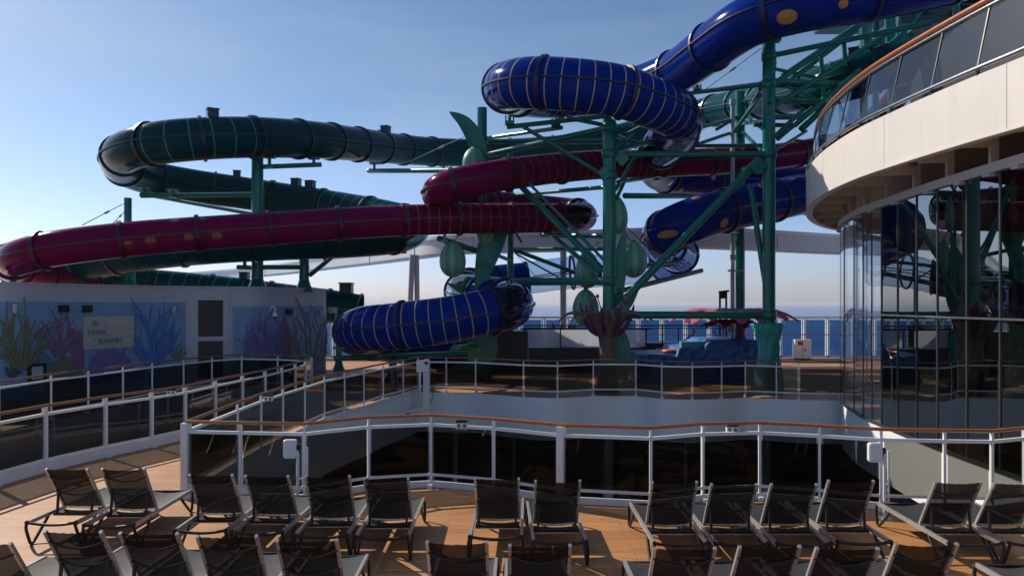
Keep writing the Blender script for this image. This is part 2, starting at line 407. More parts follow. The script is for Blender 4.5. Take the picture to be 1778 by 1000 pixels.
railing('deck_railing', RAIL2, 'wavy far glass railing above the white curved deck edge, in front of the blue rock', inner=-1, light=(4,6,8,9,11,12), kick=False, postw=.03)
railing('deck_railing', RAILB, 'left glass railing with a broad pale kickboard beside the brown walkway', postw=.07, inner=1)
railing('deck_railing', RAILA, 'dark glass railing running along in front of the coral mural wall', inner=-1, kick=False)
# broad coaming of the walkway railing
m = MB(); m.wall(offset(RAILB,.035), .135, .205, -.07); m.wall(offset(RAILB,-.05), .004, .20, -.025)
o = m.build('coaming', M['white'], bpy.data.objects['deck_railing.003'])
# lamps clipped to the handrail
def rail_lamp(px, py, i, label, name_pts):
    d = (EYE-1.2)*F/(py-HY)
    c = PXD(px,d-.06,1.2)
    t = thing('rail_box', c, label, 'control box', 'small boxes clipped under the handrails')
    m = MB(); m.box(c+Vector((0,0,.06)),(.2,.08,.05)); m.build('cover', M['black'], t)
    m = MB(); m.box(c+Vector((0,0,-.02)),(.2,.075,.105)); o = m.build('housing', M['white'], t)
    for sx in (-.05,.05):
        m = MB(); m.tube([c+Vector((sx,-.039,-.012)), c+Vector((sx,-.052,-.012))], .03, 14); k = m.build('knob', M['black'], t)
        m2 = MB(); m2.box(c+Vector((sx,-.054,-.012)),(.034,.006,.008)); m2.build('pointer', M['white'], k)
        m2 = MB(); m2.box(c+Vector((sx,-.041,-.056)),(.05,.006,.011)); m2.build('caption_plate', M['black'], t)
rail_lamp(802,736,0,'small black and white box with two knobs under the handrail left of centre',FRONT)
rail_lamp(1271,743,1,'small black and white box with two knobs under the handrail right of centre',FRONT)
rail_lamp(298,680,2,'small white box with two knobs on the left walkway railing',RAILB)
rail_lamp(466,690,3,'small white box with two knobs on the railing that leads away from the corner post',RAILC)

# white antenna boxes on poles at the nearest railing
def antenna(px, py, pole_px, label, flip):
    d = 12.35 if px < 1000 else 11.95
    c = PXD(pole_px, d, 0)
    t = thing('antenna_pole', c, label, 'antenna', 'white antenna boxes on poles')
    zt = EYE-(py-HY)*d/F
    m = MB(); m.tube([c, c+Z*(zt-.02)], .026, 10); m.box(c+Z*.012,(.14,.14,.024)); m.build('pole', M['white'], t)
    m = MB(); m.tube([c+Vector((.12*flip,.12,.02)), c+Vector((.12*flip,.12,zt))], .018, 8); m.bar(c+Vector((0,0,.52)), c+Vector((.12*flip,.12,.52)),.02,.02); m.build('brace', M['white'], t)
    b0 = PXD(px, d, zt)
    m = MB(); h = .15; w = .105
    prof = []
    for zz,k in ((-h,.72),(-h*.93,.9),(-h*.75,1),(h*.75,1),(h*.93,.93),(h,.78)):
        prof.append([b0+Vector((x*w*k, y*.05*k, zz)) for x,y in ((-.85,-1),(.85,-1),(1,-.7),(1,.7),(.85,1),(-.85,1),(-1,.7),(-1,-.7))])
    m.quadstrip(prof, True, False); m.face(list(reversed(prof[0]))); m.face(prof[-1]); m.build('housing', M['white'], t)
    m = MB(); m.box(b0+Vector((.13*flip+(0),.02,.0)),(.07,.07,.13)); m.bar(b0+Vector((.06*flip,.02,.02)), c+Vector((0,.0,zt)),.03,.03); m.build('bracket', M['black'], t)
antenna(504,779,517,'white rounded antenna box on a pole at the left part of the nearest railing',1)
antenna(1519,785,1536,'white rounded antenna box on a pole at the right part of the nearest railing',1)

# ------------------------------------------------------------------ loungers
def lounger_proto(ANG=57, SAG=.018):
    t = thing('sun_lounger', (0,0,0), 'x', 'sun lounger', 'black mesh sun loungers in rows on the deck')
    BL = .78; ca, sa = math.cos(R(ANG)), math.sin(R(ANG))
    def bp(x, s, off=0): return Vector((x, -s*ca - off*sa, .36 + s*sa - off*ca))
    for s in (-1,1):
        m = MB(); m.bar((s*.335,-.80,.335),(s*.335,1.15,.335),.036,.052); m.build('side_rail', M['alu'], t)
    for s in (-1,1):
        m = MB(); m.bar(bp(s*.292,0), bp(s*.292,BL),.03,.038); m.build('back_rail', M['alu'], t)
    m = MB()
    rows = []
    for i in range(13):
        y = .02+1.12*i/12
        rows.append([Vector((.318*k/6, y, .352-(.010+SAG)*(1-(k/6)**2)+.003*math.sin(y*17+k*ANG))) for k in range(-6,7)])
    m.quadstrip(rows); lo = [[p-Z*.006 for p in r] for r in rows]; m.quadstrip(list(reversed(lo)))
    m.build('seat', M['seat'], t)
    m = MB(); rows = []
    for i in range(11):
        s = .01+(BL-.02)*i/10
        rows.append([bp(.28*k/6, s, SAG*(1-(k/6)**2)+.004*math.sin(s*23+k*.5*ANG)) for k in range(-6,7)])
    m.quadstrip(rows); m.build('backrest', M['back'], t)
    for s0, sag in ((.64,.055),(.36,.05)):
        m = MB(); m.tube([bp(.29*k/6, s0-sag*(1-(k/6)**2), .045*(1-(k/6)**2)+.012) for k in range(-6,7)], .014, 8); m.build('back_strap', M['black'], t)
    m = MB(); m.tube([(.335*k/6, -.80, .345-.035*(1-(k/6)**2)) for k in range(-6,7)], .021, 8); m.build('rear_crossbar', M['black'], t)
    m = MB()
    rows = [[Vector((.3*k/6, -.26, .335)) for k in range(-6,7)], [Vector((.3*k/6, -.26, .30)) for k in range(-6,7)], [Vector((.3*k/6, -.14, .295)) for k in range(-6,7)], [Vector((.3*k/6, -.1+.09*(k/6)**2, .325)) for k in range(-6,7)], [Vector((.3*k/6, -.26, .335)) for k in range(-6,7)]]
    m.quadstrip(rows); m.build('frame_crossbar', M['black'], t)
    m = MB(); m.bar((-.3,-.265,.298),(.3,-.265,.298),.012,.012); m.build('stay_rod', M['alu'], t)
    m = MB(); m.bar((-.31,1.14,.325),(.31,1.14,.325),.03,.035); m.build('front_crossbar', M['black'], t)
    for s in (-1,1):
        m = MB(); m.bar(bp(s*.25,.36,.02), (s*.25,-.25,.32),.03,.024); m.build('prop', M['black'], t)
        m = MB(); m.tube(catmull([(s*.335,-.81,.335),(s*.35,-.79,.24),(s*.355,-.70,.04),(s*.352,-.655,.022),(s*.35,-.60,.05),(s*.345,-.40,.22),(s*.335,-.30,.325)],4), .021, 8); m.build('leg', M['black'], t)
        m = MB(); m.tube(catmull([(s*.335,1.16,.33),(s*.35,1.17,.24),(s*.355,1.13,.05),(s*.352,1.10,.022),(s*.35,1.04,.05),(s*.345,.86,.20),(s*.335,.74,.32)],4), .021, 8); m.build('leg', M['black'], t)
        m = MB(); m.tube([(s*.335,-.815,.345),(s*.335,-.78,.345)], .027, 8); m.build('end_cap', M['black'], t)
    return t
def dup(root, loc):
    r = root.copy(); COL.objects.link(r); r.location = loc
    for ch in root.children:
        c = ch.copy(); COL.objects.link(c); c.parent = r
    return r
UP = [((80+155)/2,812,'lounger at the far left of the upper row, beside the pale kickboard'),
 (211.5,815,'second upper-row lounger from the left, its long grey seat bare beside a gap'),
 (366,822,'lounger of the upper row just right of the white corner post of the nearest railing'),
 (465,824,'upper-row lounger left of the left antenna pole, in a tight run of four'),
 (567.5,828,'upper-row lounger right below the left antenna box, third of a tight run of four'),
 (670,830,'last lounger of the tight run of four, its grey seat end over open sunny deck'),
 (864,830,'left one of the two loungers standing alone in the middle of the upper row'),
 (967.5,836,'right one of the two loungers standing alone in the middle, shading the deck beside it'),
 (1171.5,838,'first lounger right of the sunny gap in the upper row'),
 (1275,838,'second lounger right of the sunny gap, below the right-hand rail box'),
 (1379,838,'third lounger right of the sunny gap in the upper row'),
 (1480,836,'upper-row lounger left of the right antenna pole, fourth after the sunny gap'),
 (1666.5,838,'upper-row lounger right of the right antenna pole, in front of the white tower base'),
 (1768,838,'lounger at the right end of the upper row, cut by the picture edge')]
LOW = [(-32,940,'lounger at the left end of the lower row, cut by the picture edge'),
 (128.5,922,'lower-row lounger in front of the far-left upper one, second in its row'),
 (259,925,'third lounger from the left in the lower row'),
 (392,930,'lower-row lounger fourth from the left, in the middle of the left cluster'),
 (531,937,'last lounger of the left cluster in the lower row, grey seat end reaching out'),
 (794,943,'left one of the middle pair of loungers in the lower row'),
 (937.5,946,'right one of the middle pair of loungers in the lower row'),
 (1188,948,'lower-row lounger right of the sunny gap, first of a run of four'),
 (1335,948,'second lounger of the right-hand run in the lower row'),
 (1472,948,'third lounger of the right-hand run in the lower row'),
 (1612,946,'fourth lounger of the right-hand run in the lower row, near the right corner'),
 (1812,952,'lounger at the right end of the lower row, only its grey seat in view')]
protos = [lounger_proto(57,.018), lounger_proto(58.5,.03), lounger_proto(55.5,.012)]; used = [False]*3; seq = random.Random(5)
for row in (UP, LOW):
    for px, py, lab in row:
        d = (EYE-1.014)*F/(py-HY)
        loc = Vector(((px-CX)*d/F, d+.425, 0))
        if 'only its grey seat' in lab: loc = Vector((5.70, 7.70, 0))
        q = seq.randrange(3)
        o = protos[q] if not used[q] else dup(protos[q], loc)
        o.location = loc; o['label'] = lab; used[q] = True
        o.rotation_euler.z = seq.uniform(-.03,.03)

# ------------------------------------------------------------------ slides
def project(p):
    return (CX + F*p.x/p.y, HY - F*(p.z-EYE)/p.y)
class Slide:
    def __init__(s, name, label, r, ctrl, ranges, mats, dark, boxes=()):
        s.r = r
        pts = catmull([P(*c) for c in ctrl], 24)
        acc = [0.0]
        for a, b in zip(pts[:-1], pts[1:]): acc.append(acc[-1]+(b-a).length)
        knots = [acc[i*24] for i in range(len(ctrl))]
        s.pts, s.acc = pts, acc
        s.root = thing(name, (pts[len(pts)//2].x, pts[len(pts)//2].y, 0), label, 'water slide', 'tube water slides')
        bounds = [0.0]; nm = 24 if r < .7 else 28
        for i0, i1, style in ranges:
            a, b = knots[i0], knots[i1]; k = max(1, round((b-a)/(2.9 if r > .7 else 2.5)))
            for q in range(k):
                x0, x1 = a+(b-a)*q/k, a+(b-a)*(q+1)/k
                n = max(4, int((x1-x0)/.22)); rings=[]; at=[]
                for j in range(n+1):
                    x = x0+(x1-x0)*j/n; rings.append(s.ring(x, r, nm)); at.append(x)
                m = MB(); m.quadstrip(rings, True, True, at)
                m.build('clear_tube_section' if style in ('clear','smoke') else 'tube_section', mats[style], s.root, attr=True)
                bounds.append(x1)
        for x in bounds:
            m = MB(); rr=[]
            for dx, dr in ((-.06,-.01),(-.06,.075),(.06,.075),(.06,-.01)): rr.append(s.ring(x+dx, r+dr, nm))
            m.quadstrip(rr, True, False); m.build('flange', dark, s.root)
        for sg in (0, math.pi):
            m = MB(); rows=[]
            x = 0.0
            while x <= acc[-1]:
                p, t, u, w = s.frame(x)
                e = w*math.cos(sg)
                rows.append([p+e*(r-.01)+u*.028, p+e*(r+.065)+u*.028, p+e*(r+.065)-u*.028, p+e*(r-.01)-u*.028])
                x += .3
            m.quadstrip(rows, True, False); m.build('seam', dark, s.root)
        for px, py, sz in boxes:
            h = s.hit(px, py+9)
            if h:
                x, th = h; p, t, u, w = s.frame(x)
                c = p+u*(r+sz*.35); u = Z; w = t.cross(Z).normalized(); t = Z.cross(w)
                Mx = Matrix((w, t, u)).transposed()
                m = MB(); m.box(c, (sz*1.15,sz*1.15,sz), M=Mx); m.box(c+u*sz*.5,(sz*1.3,sz*1.3,sz*.12), M=Mx); m.build('hatch_box', dark, s.root)
    def frame(s, x):
        acc = s.acc; x = min(max(x,0), acc[-1]-1e-4)
        lo, hi = 0, len(acc)-1
        while hi-lo > 1:
            k = (lo+hi)//2
            if acc[k] <= x: lo = k
            else: hi = k
        f = (x-acc[lo])/max(1e-6,acc[hi]-acc[lo]); N = len(s.pts)
        p = s.pts[lo].lerp(s.pts[hi], f)
        t0 = s.pts[min(lo+1,N-1)]-s.pts[max(lo-1,0)]; t1 = s.pts[min(hi+1,N-1)]-s.pts[max(hi-1,0)]
        t = t0.normalized().lerp(t1.normalized(), f).normalized()
        u = (Z-t*t.z).normalized(); w = t.cross(u)
        return p, t, u, w
    def ring(s, x, r, n):
        p, t, u, w = s.frame(x)
        return [p+(w*math.cos(a)+u*math.sin(a))*r for a in [2*math.pi*k/n for k in range(n)]]
    def hit(s, px, py):
        best = None; x = 0.0; cam = Vector((0,0,EYE))
        while x < s.acc[-1]:
            p, t, u, w = s.frame(x); q = project(p)
            if abs(q[0]-px) < 90 and abs(q[1]-py) < 90:
                for k in range(48):
                    a = 2*math.pi*k/48; nrm = w*math.cos(a)+u*math.sin(a); v = p+nrm*s.r
                    if nrm.dot(cam-v) > 0:
                        g = project(v); e = math.hypot(g[0]-px, g[1]-py)
                        if e < 4:
                            sc = e + v.y*3
                            if best is None or sc < best[0]: best = (sc, x, a)
            x += .06
        return best[1:] if best else None
    def dot(s, px, py, a, mt, name='dot'):
        h = s.hit(px, py)
        if not h: return
        x0, th = h; m = MB(); rr = s.r+.007; n = 22
        rings = []
        for rad in (.001, a*.5, a):
            ring = []
            for k in range(n):
                g = 2*math.pi*k/n; p,t,u,w = s.frame(x0+rad*math.cos(g)); q = th+rad*math.sin(g)/s.r
                ring.append(p+(w*math.cos(q)+u*math.sin(q))*rr)
            rings.append(ring)
        p,t,u,w = s.frame(x0); m.quadstrip(rings, True); m.build(name, mt, s.root)

BLUE = [(1780,-80,27),(1650,-38,26.5),(1510,-10,26),(1395,9,26),(1305,36,27),(1235,82,29.3),(1168,128,32.3),(1080,158,34.5),(965,169,34),(900,163,31.8),(880,153,29),(912,145,27.2),(985,147,26.6),(1070,158,26.8),(1136,181,27.6),(1177,206,29.2),(1174,233,31.4),(1150,254,33.4),(1138,278,36),(1150,302,38.4),(1215,309,39.6),(1310,316,41),(1400,320,42),(1448,326,40.6),(1436,334,37.6),(1392,338,34.6),(1330,351,33),(1250,367,31.8),(1192,386,31.2),(1158,403,31.6),(1150,418,33.4),(1165,434,35.6),(1180,446,38),(1150,458,40.2),(1070,468,41.8),(985,474,42.6),(915,483,43),(860,489,42),(815,497,39.4),(806,507,36.6),(840,514,34.4),(880,520,32.8),(887,531,30.8),(850,541,29.6),(780,555,29.2),(690,566,29.4),(632,571,30.4),(618,579,32.4),(650,590,34.8),(710,600,36),(780,612,37)]
blue = Slide('tube_slide','deep blue tube slide with yellow rings and dots, looping high over the green steel frame', .90, BLUE,
  [(0,5,'plain'),(5,7,'plain'),(7,9,'stripe'),(9,16,'stripe'),(16,18,'smoke'),(18,29,'plain'),(29,33,'smoke'),(33,36,'clear'),(36,38,'plain'),(38,40,'clear'),(40,41,'plain'),(41,43,'smoke'),(43,48,'stripe'),(48,50,'plain')],
  {'plain':M['blue'],'stripe':M['blue_stripe'],'clear':M['clear_blue'],'smoke':M['smoke_blue']}, M['blue_dark'])
for q in ((1365,33,.25),(1466,10,.145),(1258,386,.21),(1208,344,.17),(1160,408,.16),(1255,338,.13),(1240,307,.15),(1165,318,.16),(1322,322,.14),(1182,330,.14)):
    blue.dot(q[0],q[1],q[2],M['dot'])
GREEN = [(1660,84,30),(1545,114,30.5),(1440,148,32),(1340,172,38),(1240,192,45),(1120,228,49),(1000,255,50.5),(880,265,50.5),(780,265,49),(700,260,45.5),(620,251,40.5),(540,243,36.5),(440,239,33.4),(340,242,32),(262,251,32),(216,267,33.6),(213,288,36.4),(255,307,39.2),(330,322,41),(440,338,42),(560,357,41.5),(650,373,40),(700,386,38),(713,398,36),(680,407,34.4),(620,412,33.6),(540,415,33.4),(400,421,33.2),(281,431,33.2),(190,445,33.6),(128,462,34.8),(128,480,37.2),(180,490,39.4),(260,496,40.6),(380,507,41),(500,522,41),(570,531,41),(625,540,41)]
green = Slide('tube_slide','dark teal green tube slide sweeping wide round the left side, the highest one at left', .88, GREEN,
  [(0,4,'plain'),(4,9,'plain'),(9,12,'plain'),(12,14,'stripe'),(14,20,'plain'),(20,22,'stripe'),(22,24,'clear'),(24,30,'plain'),(30,33,'plain'),(33,36,'stripe'),(36,37,'plain')],
  {'plain':M['green'],'stripe':M['green_stripe'],'clear':M['clear_green']}, M['green_dark'],
  boxes=((377,201,.38),(407,302,.32),(503,317,.38),(531,318,.38),(695,238,.38),(1488,103,.3),(417,480,.38),(590,520,.55)))
MAG = [(1640,10,43),(1605,90,42.5),(1540,190,42),(1470,244,40.5),(1400,264,38.2),(1300,277,36.5),(1150,284,35),(1050,286,33.5),(960,293,32),(880,303,30.7),(812,315,30),(770,327,30.2),(762,338,31.8),(800,349,34),(880,357,36.2),(960,364,36.6),(1003,370,35.6),(1011,377,34),(972,378.5,33.2),(900,379,32.5),(800,380,31.5),(700,383,30.8),(600,388,30),(500,395,29.3),(400,402,28.6),(300,409,28),(200,418,27.3),(100,431,26.8),(44,444,27),(22,454,28.2),(24,464,29.8),(50,475,31.6),(100,485,33.4),(160,497,35)]
mag = Slide('tube_slide','magenta tube slide crossing the whole view below the others, with a hairpin in the middle', .63, MAG,
  [(0,6,'plain'),(6,9,'stripe'),(9,12,'plain'),(12,16,'plain'),(16,18,'clear'),(18,21,'stripe'),(21,29,'plain'),(29,33,'plain')],
  {'plain':M['mag'],'stripe':M['mag_stripe'],'clear':M['clear_mag']}, M['mag_dark'])
for q in ((222,424,.16),(262,418,.18),(328,414,.15),(376,409,.18),(303,382,.15),(352,379,.12)):
    mag.dot(q[0],q[1],q[2],M['dot_dim'])

# ------------------------------------------------------------------ steel frame
fr = thing('slide_support_frame', PXD(1200,29,0), 'green steel frame of posts and diagonal braces carrying the blue slide at centre right', 'support frame')
def st(name, a, b, r, parent=None, n=12):
    m = MB(); m.tube([P(*a), P(*b)], r, n); return m.build(name, M['steel'], parent or fr)
def column(px, ytop, d, r, z0=0, parent=None):
    t = P(px,ytop,d); m = MB(); m.tube([Vector((t.x,t.y,z0)), t], r, 16)
    for zz in ():
        pass
    return m.build('column', M['steel'], parent or fr)
column(1058,190,28.6,.245); column(1335,72,28.6,.235)
column(1285,160,36,.22); column(886,262,38,.16)
for a,b,r in (((1318,278,28.6),(1077,528,28.6),.15),((1068,268,28.6),(1327,268,28.6),.105),((1068,547,28.6),(1327,547,28.6),.14),
  ((845,490,33.8),(1050,488,28.9),.16),((903,322,31.2),(1047,470,28.8),.125),((918,318,30.6),(1049,452,28.8),.06),((903,217,28.2),(1047,304,28.6),.075),
  ((842,270,33.8),(1050,224,28.8),.13),((846,246,34.2),(1050,246,36),.11),((846,240,33.8),(975,222,29.2),.08),((880,221,28.2),(1050,202,28.4),.09),((985,205,28.2),(1052,218,28.6),.08),
  ((880,340,37),(1052,325,29),.085),((1303,322,29.2),(1330,500,28.8),.11),((1343,186,29),(1545,56,30.5),.1),((1350,242,29),(1540,82,30.5),.085),((1345,96,28.8),(1615,40,29.5),.105),
  ((1345,204,29),(1392,204,30.2),.1),((1392,204,30.2),(1500,112,31),.1),((1345,147,29.2),(1470,147,31),.14),((1345,178,29.2),(1440,176,31),.1),((1360,150,29.2),(1430,176,31),.05),
  ((1085,340,29),(1214,341,35),.11),((893,432,37.5),(1052,432,33),.08),((893,434,37.5),(1000,474,36),.1),((955,406,32.8),(1042,478,29.2),.1),((940,408,33.4),(1052,410,29.2),.1),
  ((1070,262,28.7),(1210,228,35),.07),((1080,258,28.9),(1280,205,36),.08),((1090,232,30),(1160,196,28.6),.07),((1130,170,33),(1322,148,28.8),.08),((1210,160,34),(1322,146,28.8),.09),
  ((1335,210,28.6),(1285,215,36),.09),((1068,330,28.7),(1130,230,33),.08),((1060,232,28.7),(1120,253,33.6),.06),((1270,233,36),(1335,150,28.7),.09),((1120,254,36),(1322,253,30),.08),
  ((1285,300,36),(1320,278,28.8),.09),((1240,402,32),(1282,404,35.8),.09),((1066,508,28.9),(1218,470,33.6),.1),((1180,455,33.6),(1052,470,30),.07),
  ((1360,133,29.4),(1500,38,30),.13),((1377,136,29.8),(1485,54,30.6),.1),((1347,142,29),(1471,147,30.5),.13),((1365,150,29.2),(1426,177,30.2),.07),((1347,172,29),(1440,176,30.4),.09),((1391,225,29.6),(1571,56,30.6),.13),
  ((1435,178,30),(1462,153,30.4),.1),((1309,217,30),(1381,218,30),.09),((1381,218,30),(1420,185,30.4),.09),((1320,155,29),(1287,216,35.6),.08),((1345,108,28.6),(1336,180,28.2),.08),((1244,225,35),(1285,200,35.8),.08),
  ((1503,70,31),(1504,137,31),.12),((1541,30,32),(1545,116,32),.13),((1562,29,32.4),(1553,108,32.4),.07),((1508,67,31.2),(1531,126,31.2),.09),((1510,70,31.4),(1538,94,32),.1),((1578,54,31),(1603,79,31.4),.12),
  ((1070,236,28.8),(1104,256,32),.08),((1088,256,31.6),(1109,220,32),.07),((1213,250,34),(1278,228,35.8),.08),((1073,316,28.8),(1135,308,33),.08),((1070,345,28.8),(1086,311,30),.08),((1345,238,28.8),(1395,190,29.6),.09),
  ((1290,230,35.8),(1322,262,29),.08),((1100,232,31),(1068,262,28.8),.08),((1345,262,28.8),(1400,228,31),.06),((1290,178,36),(1330,135,28.9),.07),((1300,205,35),(1330,230,28.9),.06),((1345,120,28.8),(1420,136,31),.07),
  ((1420,186,30.4),(1470,147,30.6),.08),((1465,70,30.4),(1470,150,30.6),.09),((1425,90,29.8),(1432,176,30.2),.08),((1440,110,30.2),(1500,126,31),.07),
  ((850,326,34),(905,420,38),.07),((845,400,34.2),(893,345,37.8),.08),((895,440,38),(985,490,42),.05)):
    st('brace', a, b, r)
# collars, gusset plates and clamps at the joints
for px,py,d,r in ((1058,268,28.6,.29),(1335,268,28.6,.28),(1335,547,28.6,.28),(1058,547,28.6,.29),(1058,222,28.6,.28),(1335,147,28.6,.27),(1335,98,28.6,.27),(1058,488,28.6,.28),(1058,305,28.6,.28)):
    c = P(px,py,d); m = MB(); m.lathe([(r-.03,-.17),(r,-.16),(r,.16),(r-.03,.17)], c, 18); m.build('collar', M['steel'], fr)
for px,py,d,s in ((1316,288,28.35,.5),(1080,276,28.35,.4),(1078,540,28.35,.55),(1050,300,28.35,.4)):
    c = P(px,py,d); m = MB(); m.box(c,(s,.05,s),M=Matrix.Rotation(R(45),3,'Y')); m.build('gusset_plate', M['steel'], fr)
for px,py,d in ((885,214,28),(965,219,28.6),(1075,203,27.5),(1346,70,26.6),(1210,158,33),(1170,452,34),(1245,398,32)):
    c = P(px,py,d); m = MB(); m.box(c,(.34,.3,.12)); m.box(c+Z*.12,(.12,.24,.22)); m.box(c+Vector((-.14,0,.12)),(.05,.28,.26)); m.box(c+Vector((.14,0,.12)),(.05,.28,.26)); m.build('saddle', M['steel'], fr)
def cable(a, b, label, r=.018, parent=None):
    m = MB(); A, B = P(*a), P(*b); m.tube([A, A.lerp(B,.42)], r, 6); m.tube([A.lerp(B,.42), A.lerp(B,.5)], r*2.4, 8); m.tube([A.lerp(B,.5), B], r, 6)
    return m.build('tie_rod', M['steel'], parent or fr)
cable((1322,84,28.8),(1222,158,33),''); cable((1082,388,29),(1152,458,34),''); cable((895,440,38),(935,486,42),'')

# single columns carrying the green and magenta slides
def support(px, ytop, d, r, z0, label, arms=(), flare=True):
    t = P(px,ytop,d); c = Vector((t.x,t.y,z0))
    o = thing('support_column', c, label, 'support column', 'green columns under the tube slides')
    m = MB(); m.tube([c, t], r, 16); m.face([t+Vector((r*.9*math.cos(a),r*.9*math.sin(a),.004)) for a in [2*math.pi*k/16 for k in range(16)]]); m.build('shaft', M['steel'], o)
    if flare:
        m = MB(); m.lathe([(r*2.1,0),(r*2.0,.05),(r*1.35,.3),(r*1.02,.55)], c, 16); m.build('foot', M['steel'], o)
    for a, b, rr in arms:
        m = MB(); m.tube([P(*a), P(*b)], rr, 10); k = m.build('arm', M['steel'], o)
    return o
p1 = support(447,272,34.6,.26,3.9,'tall thick green column on the mural building roof, up to the highest green slide',
  (((455,290,34.5),(558,286,35.5),.11),((440,372,34.5),(245,337,38),.09),((455,400,34.5),(525,427,35.8),.07),((440,447,34.5),(285,441,33.6),.09),((456,465,34.5),(413,464,35),.11),((440,338,34.5),(245,340,35),.11),((452,430,34.6),(525,428,36),.08)))
p2 = support(528,418,36,.23,3.9,'shorter green column at the right end of the mural building roof, with a raking brace',
  (((538,478,36),(622,408,35),.11),((536,464,36),(457,464,35),.11),((535,430,36),(705,436,35),.12),((535,436,36),(665,428,34.6),.08)))
p3 = support(222,344,36,.17,3.9,'slim green stub column rising behind the magenta slide at left', ())
for a,b in (((216,353,36),(143,391,30)),((218,366,36),(196,388,30))): cable(a,b,'',.02,p3)
p4 = support(119,452,33.5,.16,3.85,'short green column below the left hairpin of the green slide', ())
p4b = support(24,470,30.5,.13,3.6,'short green column at the left edge under the magenta hairpin', ())
p4c = support(229,470,35,.15,3.85,'short green column on the roof under the middle of the low green slide', (((205,468,34.5),(250,468,35),.08),))
p5 = support(837,188,34,.22,0,'tall teal column decorated with big leaves and melon pods left of centre',
  (((828,296,34),(640,297,41),.12),((832,437,33.6),(762,414,31.6),.13),((832,598,33.5),(785,606,30),.11),((830,612,33.4),(580,622,31.5),.1),((846,436,34),(885,452,37.6),.09)))
cable((832,226,34),(705,283,42),'',.02,p5)
for px,y0,y1,d,o in ((545,287,275,36,p1),(468,291,273,34,p1),(300,342,330,34.6,p1),(250,340,325,36.5,p1),(300,441,455,33.4,p1),(425,464,452,34.2,p1),(650,298,284,41,p5),(770,297,288,44,p5),(772,418,402,31.2,p5),(690,434,422,34.4,p2),(610,412,425,34.6,p2),(590,622,604,30.8,p5),(660,619,602,31,p5),(790,606,592,30,p5)):
    m=MB(); A=P(px,y0,d); B=P(px,y1,d); m.box((A+B)/2,(.12,.12,abs(A.z-B.z)+.1)); m.box(B,(.5,.3,.1)); m.box(A,(.3,.34,.07)); m.build('saddle', M['steel'], o)
support(588,545,38,.16,0,'short green post under the left hairpin of the lowest blue slide', ())
support(682,590,33,.17,0,'short green post standing on the sunny deck under the lowest blue slide', (((582,622,31.5),(700,620,33),.1),))
# leaves on the decorated column
def leafmesh(path, w, cup=.18, thick=.03):
    pts = catmull(path, 8); n = len(pts); m = MB(); rows=[]; back=[]
    for i,p in enumerate(pts):
        t = (pts[min(i+1,n-1)]-pts[max(i-1,0)]).normalized()
        sd = t.cross(Vector((0,1,0)))
        if sd.length < 1e-3: sd = Vector((1,0,0))
        sd.normalize(); f = i/(n-1)
        ww = w*(math.sin(math.pi*min(1,.18+f*.82))**.8)+.004
        nn = sd.cross(t).normalized()
        if nn.y > 0: nn = -nn
        rows.append([p+sd*ww*k/3 - nn*cup*ww*(abs(k)/3)**2*-1 for k in range(-3,4)])
        back.append([q - nn*thick for q in rows[-1]])
    m.quadstrip(rows); m.quadstrip([list(reversed(r)) for r in back])
    m.quadstrip([[r[0],b[0]] for r,b in zip(rows,back)],False,False); m.quadstrip([[b[-1],r[-1]] for r,b in zip(rows,back)],False,False)
    return m
for path,w in (([P(836,300,33.4),P(828,250,33.2),P(808,215,33),P(780,194,32.8)],.36),([P(838,480,33.4),P(845,450,33.2),P(862,420,33.3),P(882,398,33.5)],.45),
   ([P(836,650,33.4),P(838,610,33.2),P(846,580,33.1),P(864,556,33)],.62),([P(838,560,33.4),P(838,500,33.3),P(838,440,33.3),P(836,398,33.4)],.34),([P(838,640,33.3),P(828,610,33.2),P(826,570,33.2),P(834,520,33.3)],.4)):
    leafmesh(path,w).build('leaf', M['leaf'], p5)

# melon pods
mm, nt, b = newmat('melon_skin'); N=nt.nodes; L=nt.links
tc=N.new('ShaderNodeTexCoord'); gm=N.new('ShaderNodeSeparateXYZ'); L.new(tc.outputs['Object'],gm.inputs[0])
a2=N.new('ShaderNodeMath'); a2.operation='ARCTAN2'; L.new(gm.outputs['Y'],a2.inputs[0]); L.new(gm.outputs['X'],a2.inputs[1])
ml=N.new('ShaderNodeMath'); ml.operation='MULTIPLY'; ml.inputs[1].default_value=8; L.new(a2.outputs[0],ml.inputs[0])
no=N.new('ShaderNodeTexNoise'); no.inputs['Scale'].default_value=4; no.inputs['Detail'].default_value=4; L.new(tc.outputs['Object'],no.inputs['Vector'])
n3=N.new('ShaderNodeMath'); n3.operation='MULTIPLY_ADD'; n3.inputs[1].default_value=3.2; L.new(no.outputs['Fac'],n3.inputs[0]); L.new(ml.outputs[0],n3.inputs[2])
sn=N.new('ShaderNodeMath'); sn.operation='SINE'; L.new(n3.outputs[0],sn.inputs[0])
cr=N.new('ShaderNodeMapRange'); cr.inputs['From Min'].default_value=-1; L.new(sn.outputs[0],cr.inputs['Value'])
mx=N.new('ShaderNodeMix'); mx.data_type='RGBA'; mx.inputs['A'].default_value=(.09,.27,.18,1); mx.inputs['B'].default_value=(.19,.42,.30,1)
L.new(cr.outputs[0],mx.inputs['Factor']); L.new(mx.outputs['Result'],b.inputs['Base Color']); b.inputs['Roughness'].default_value=.42
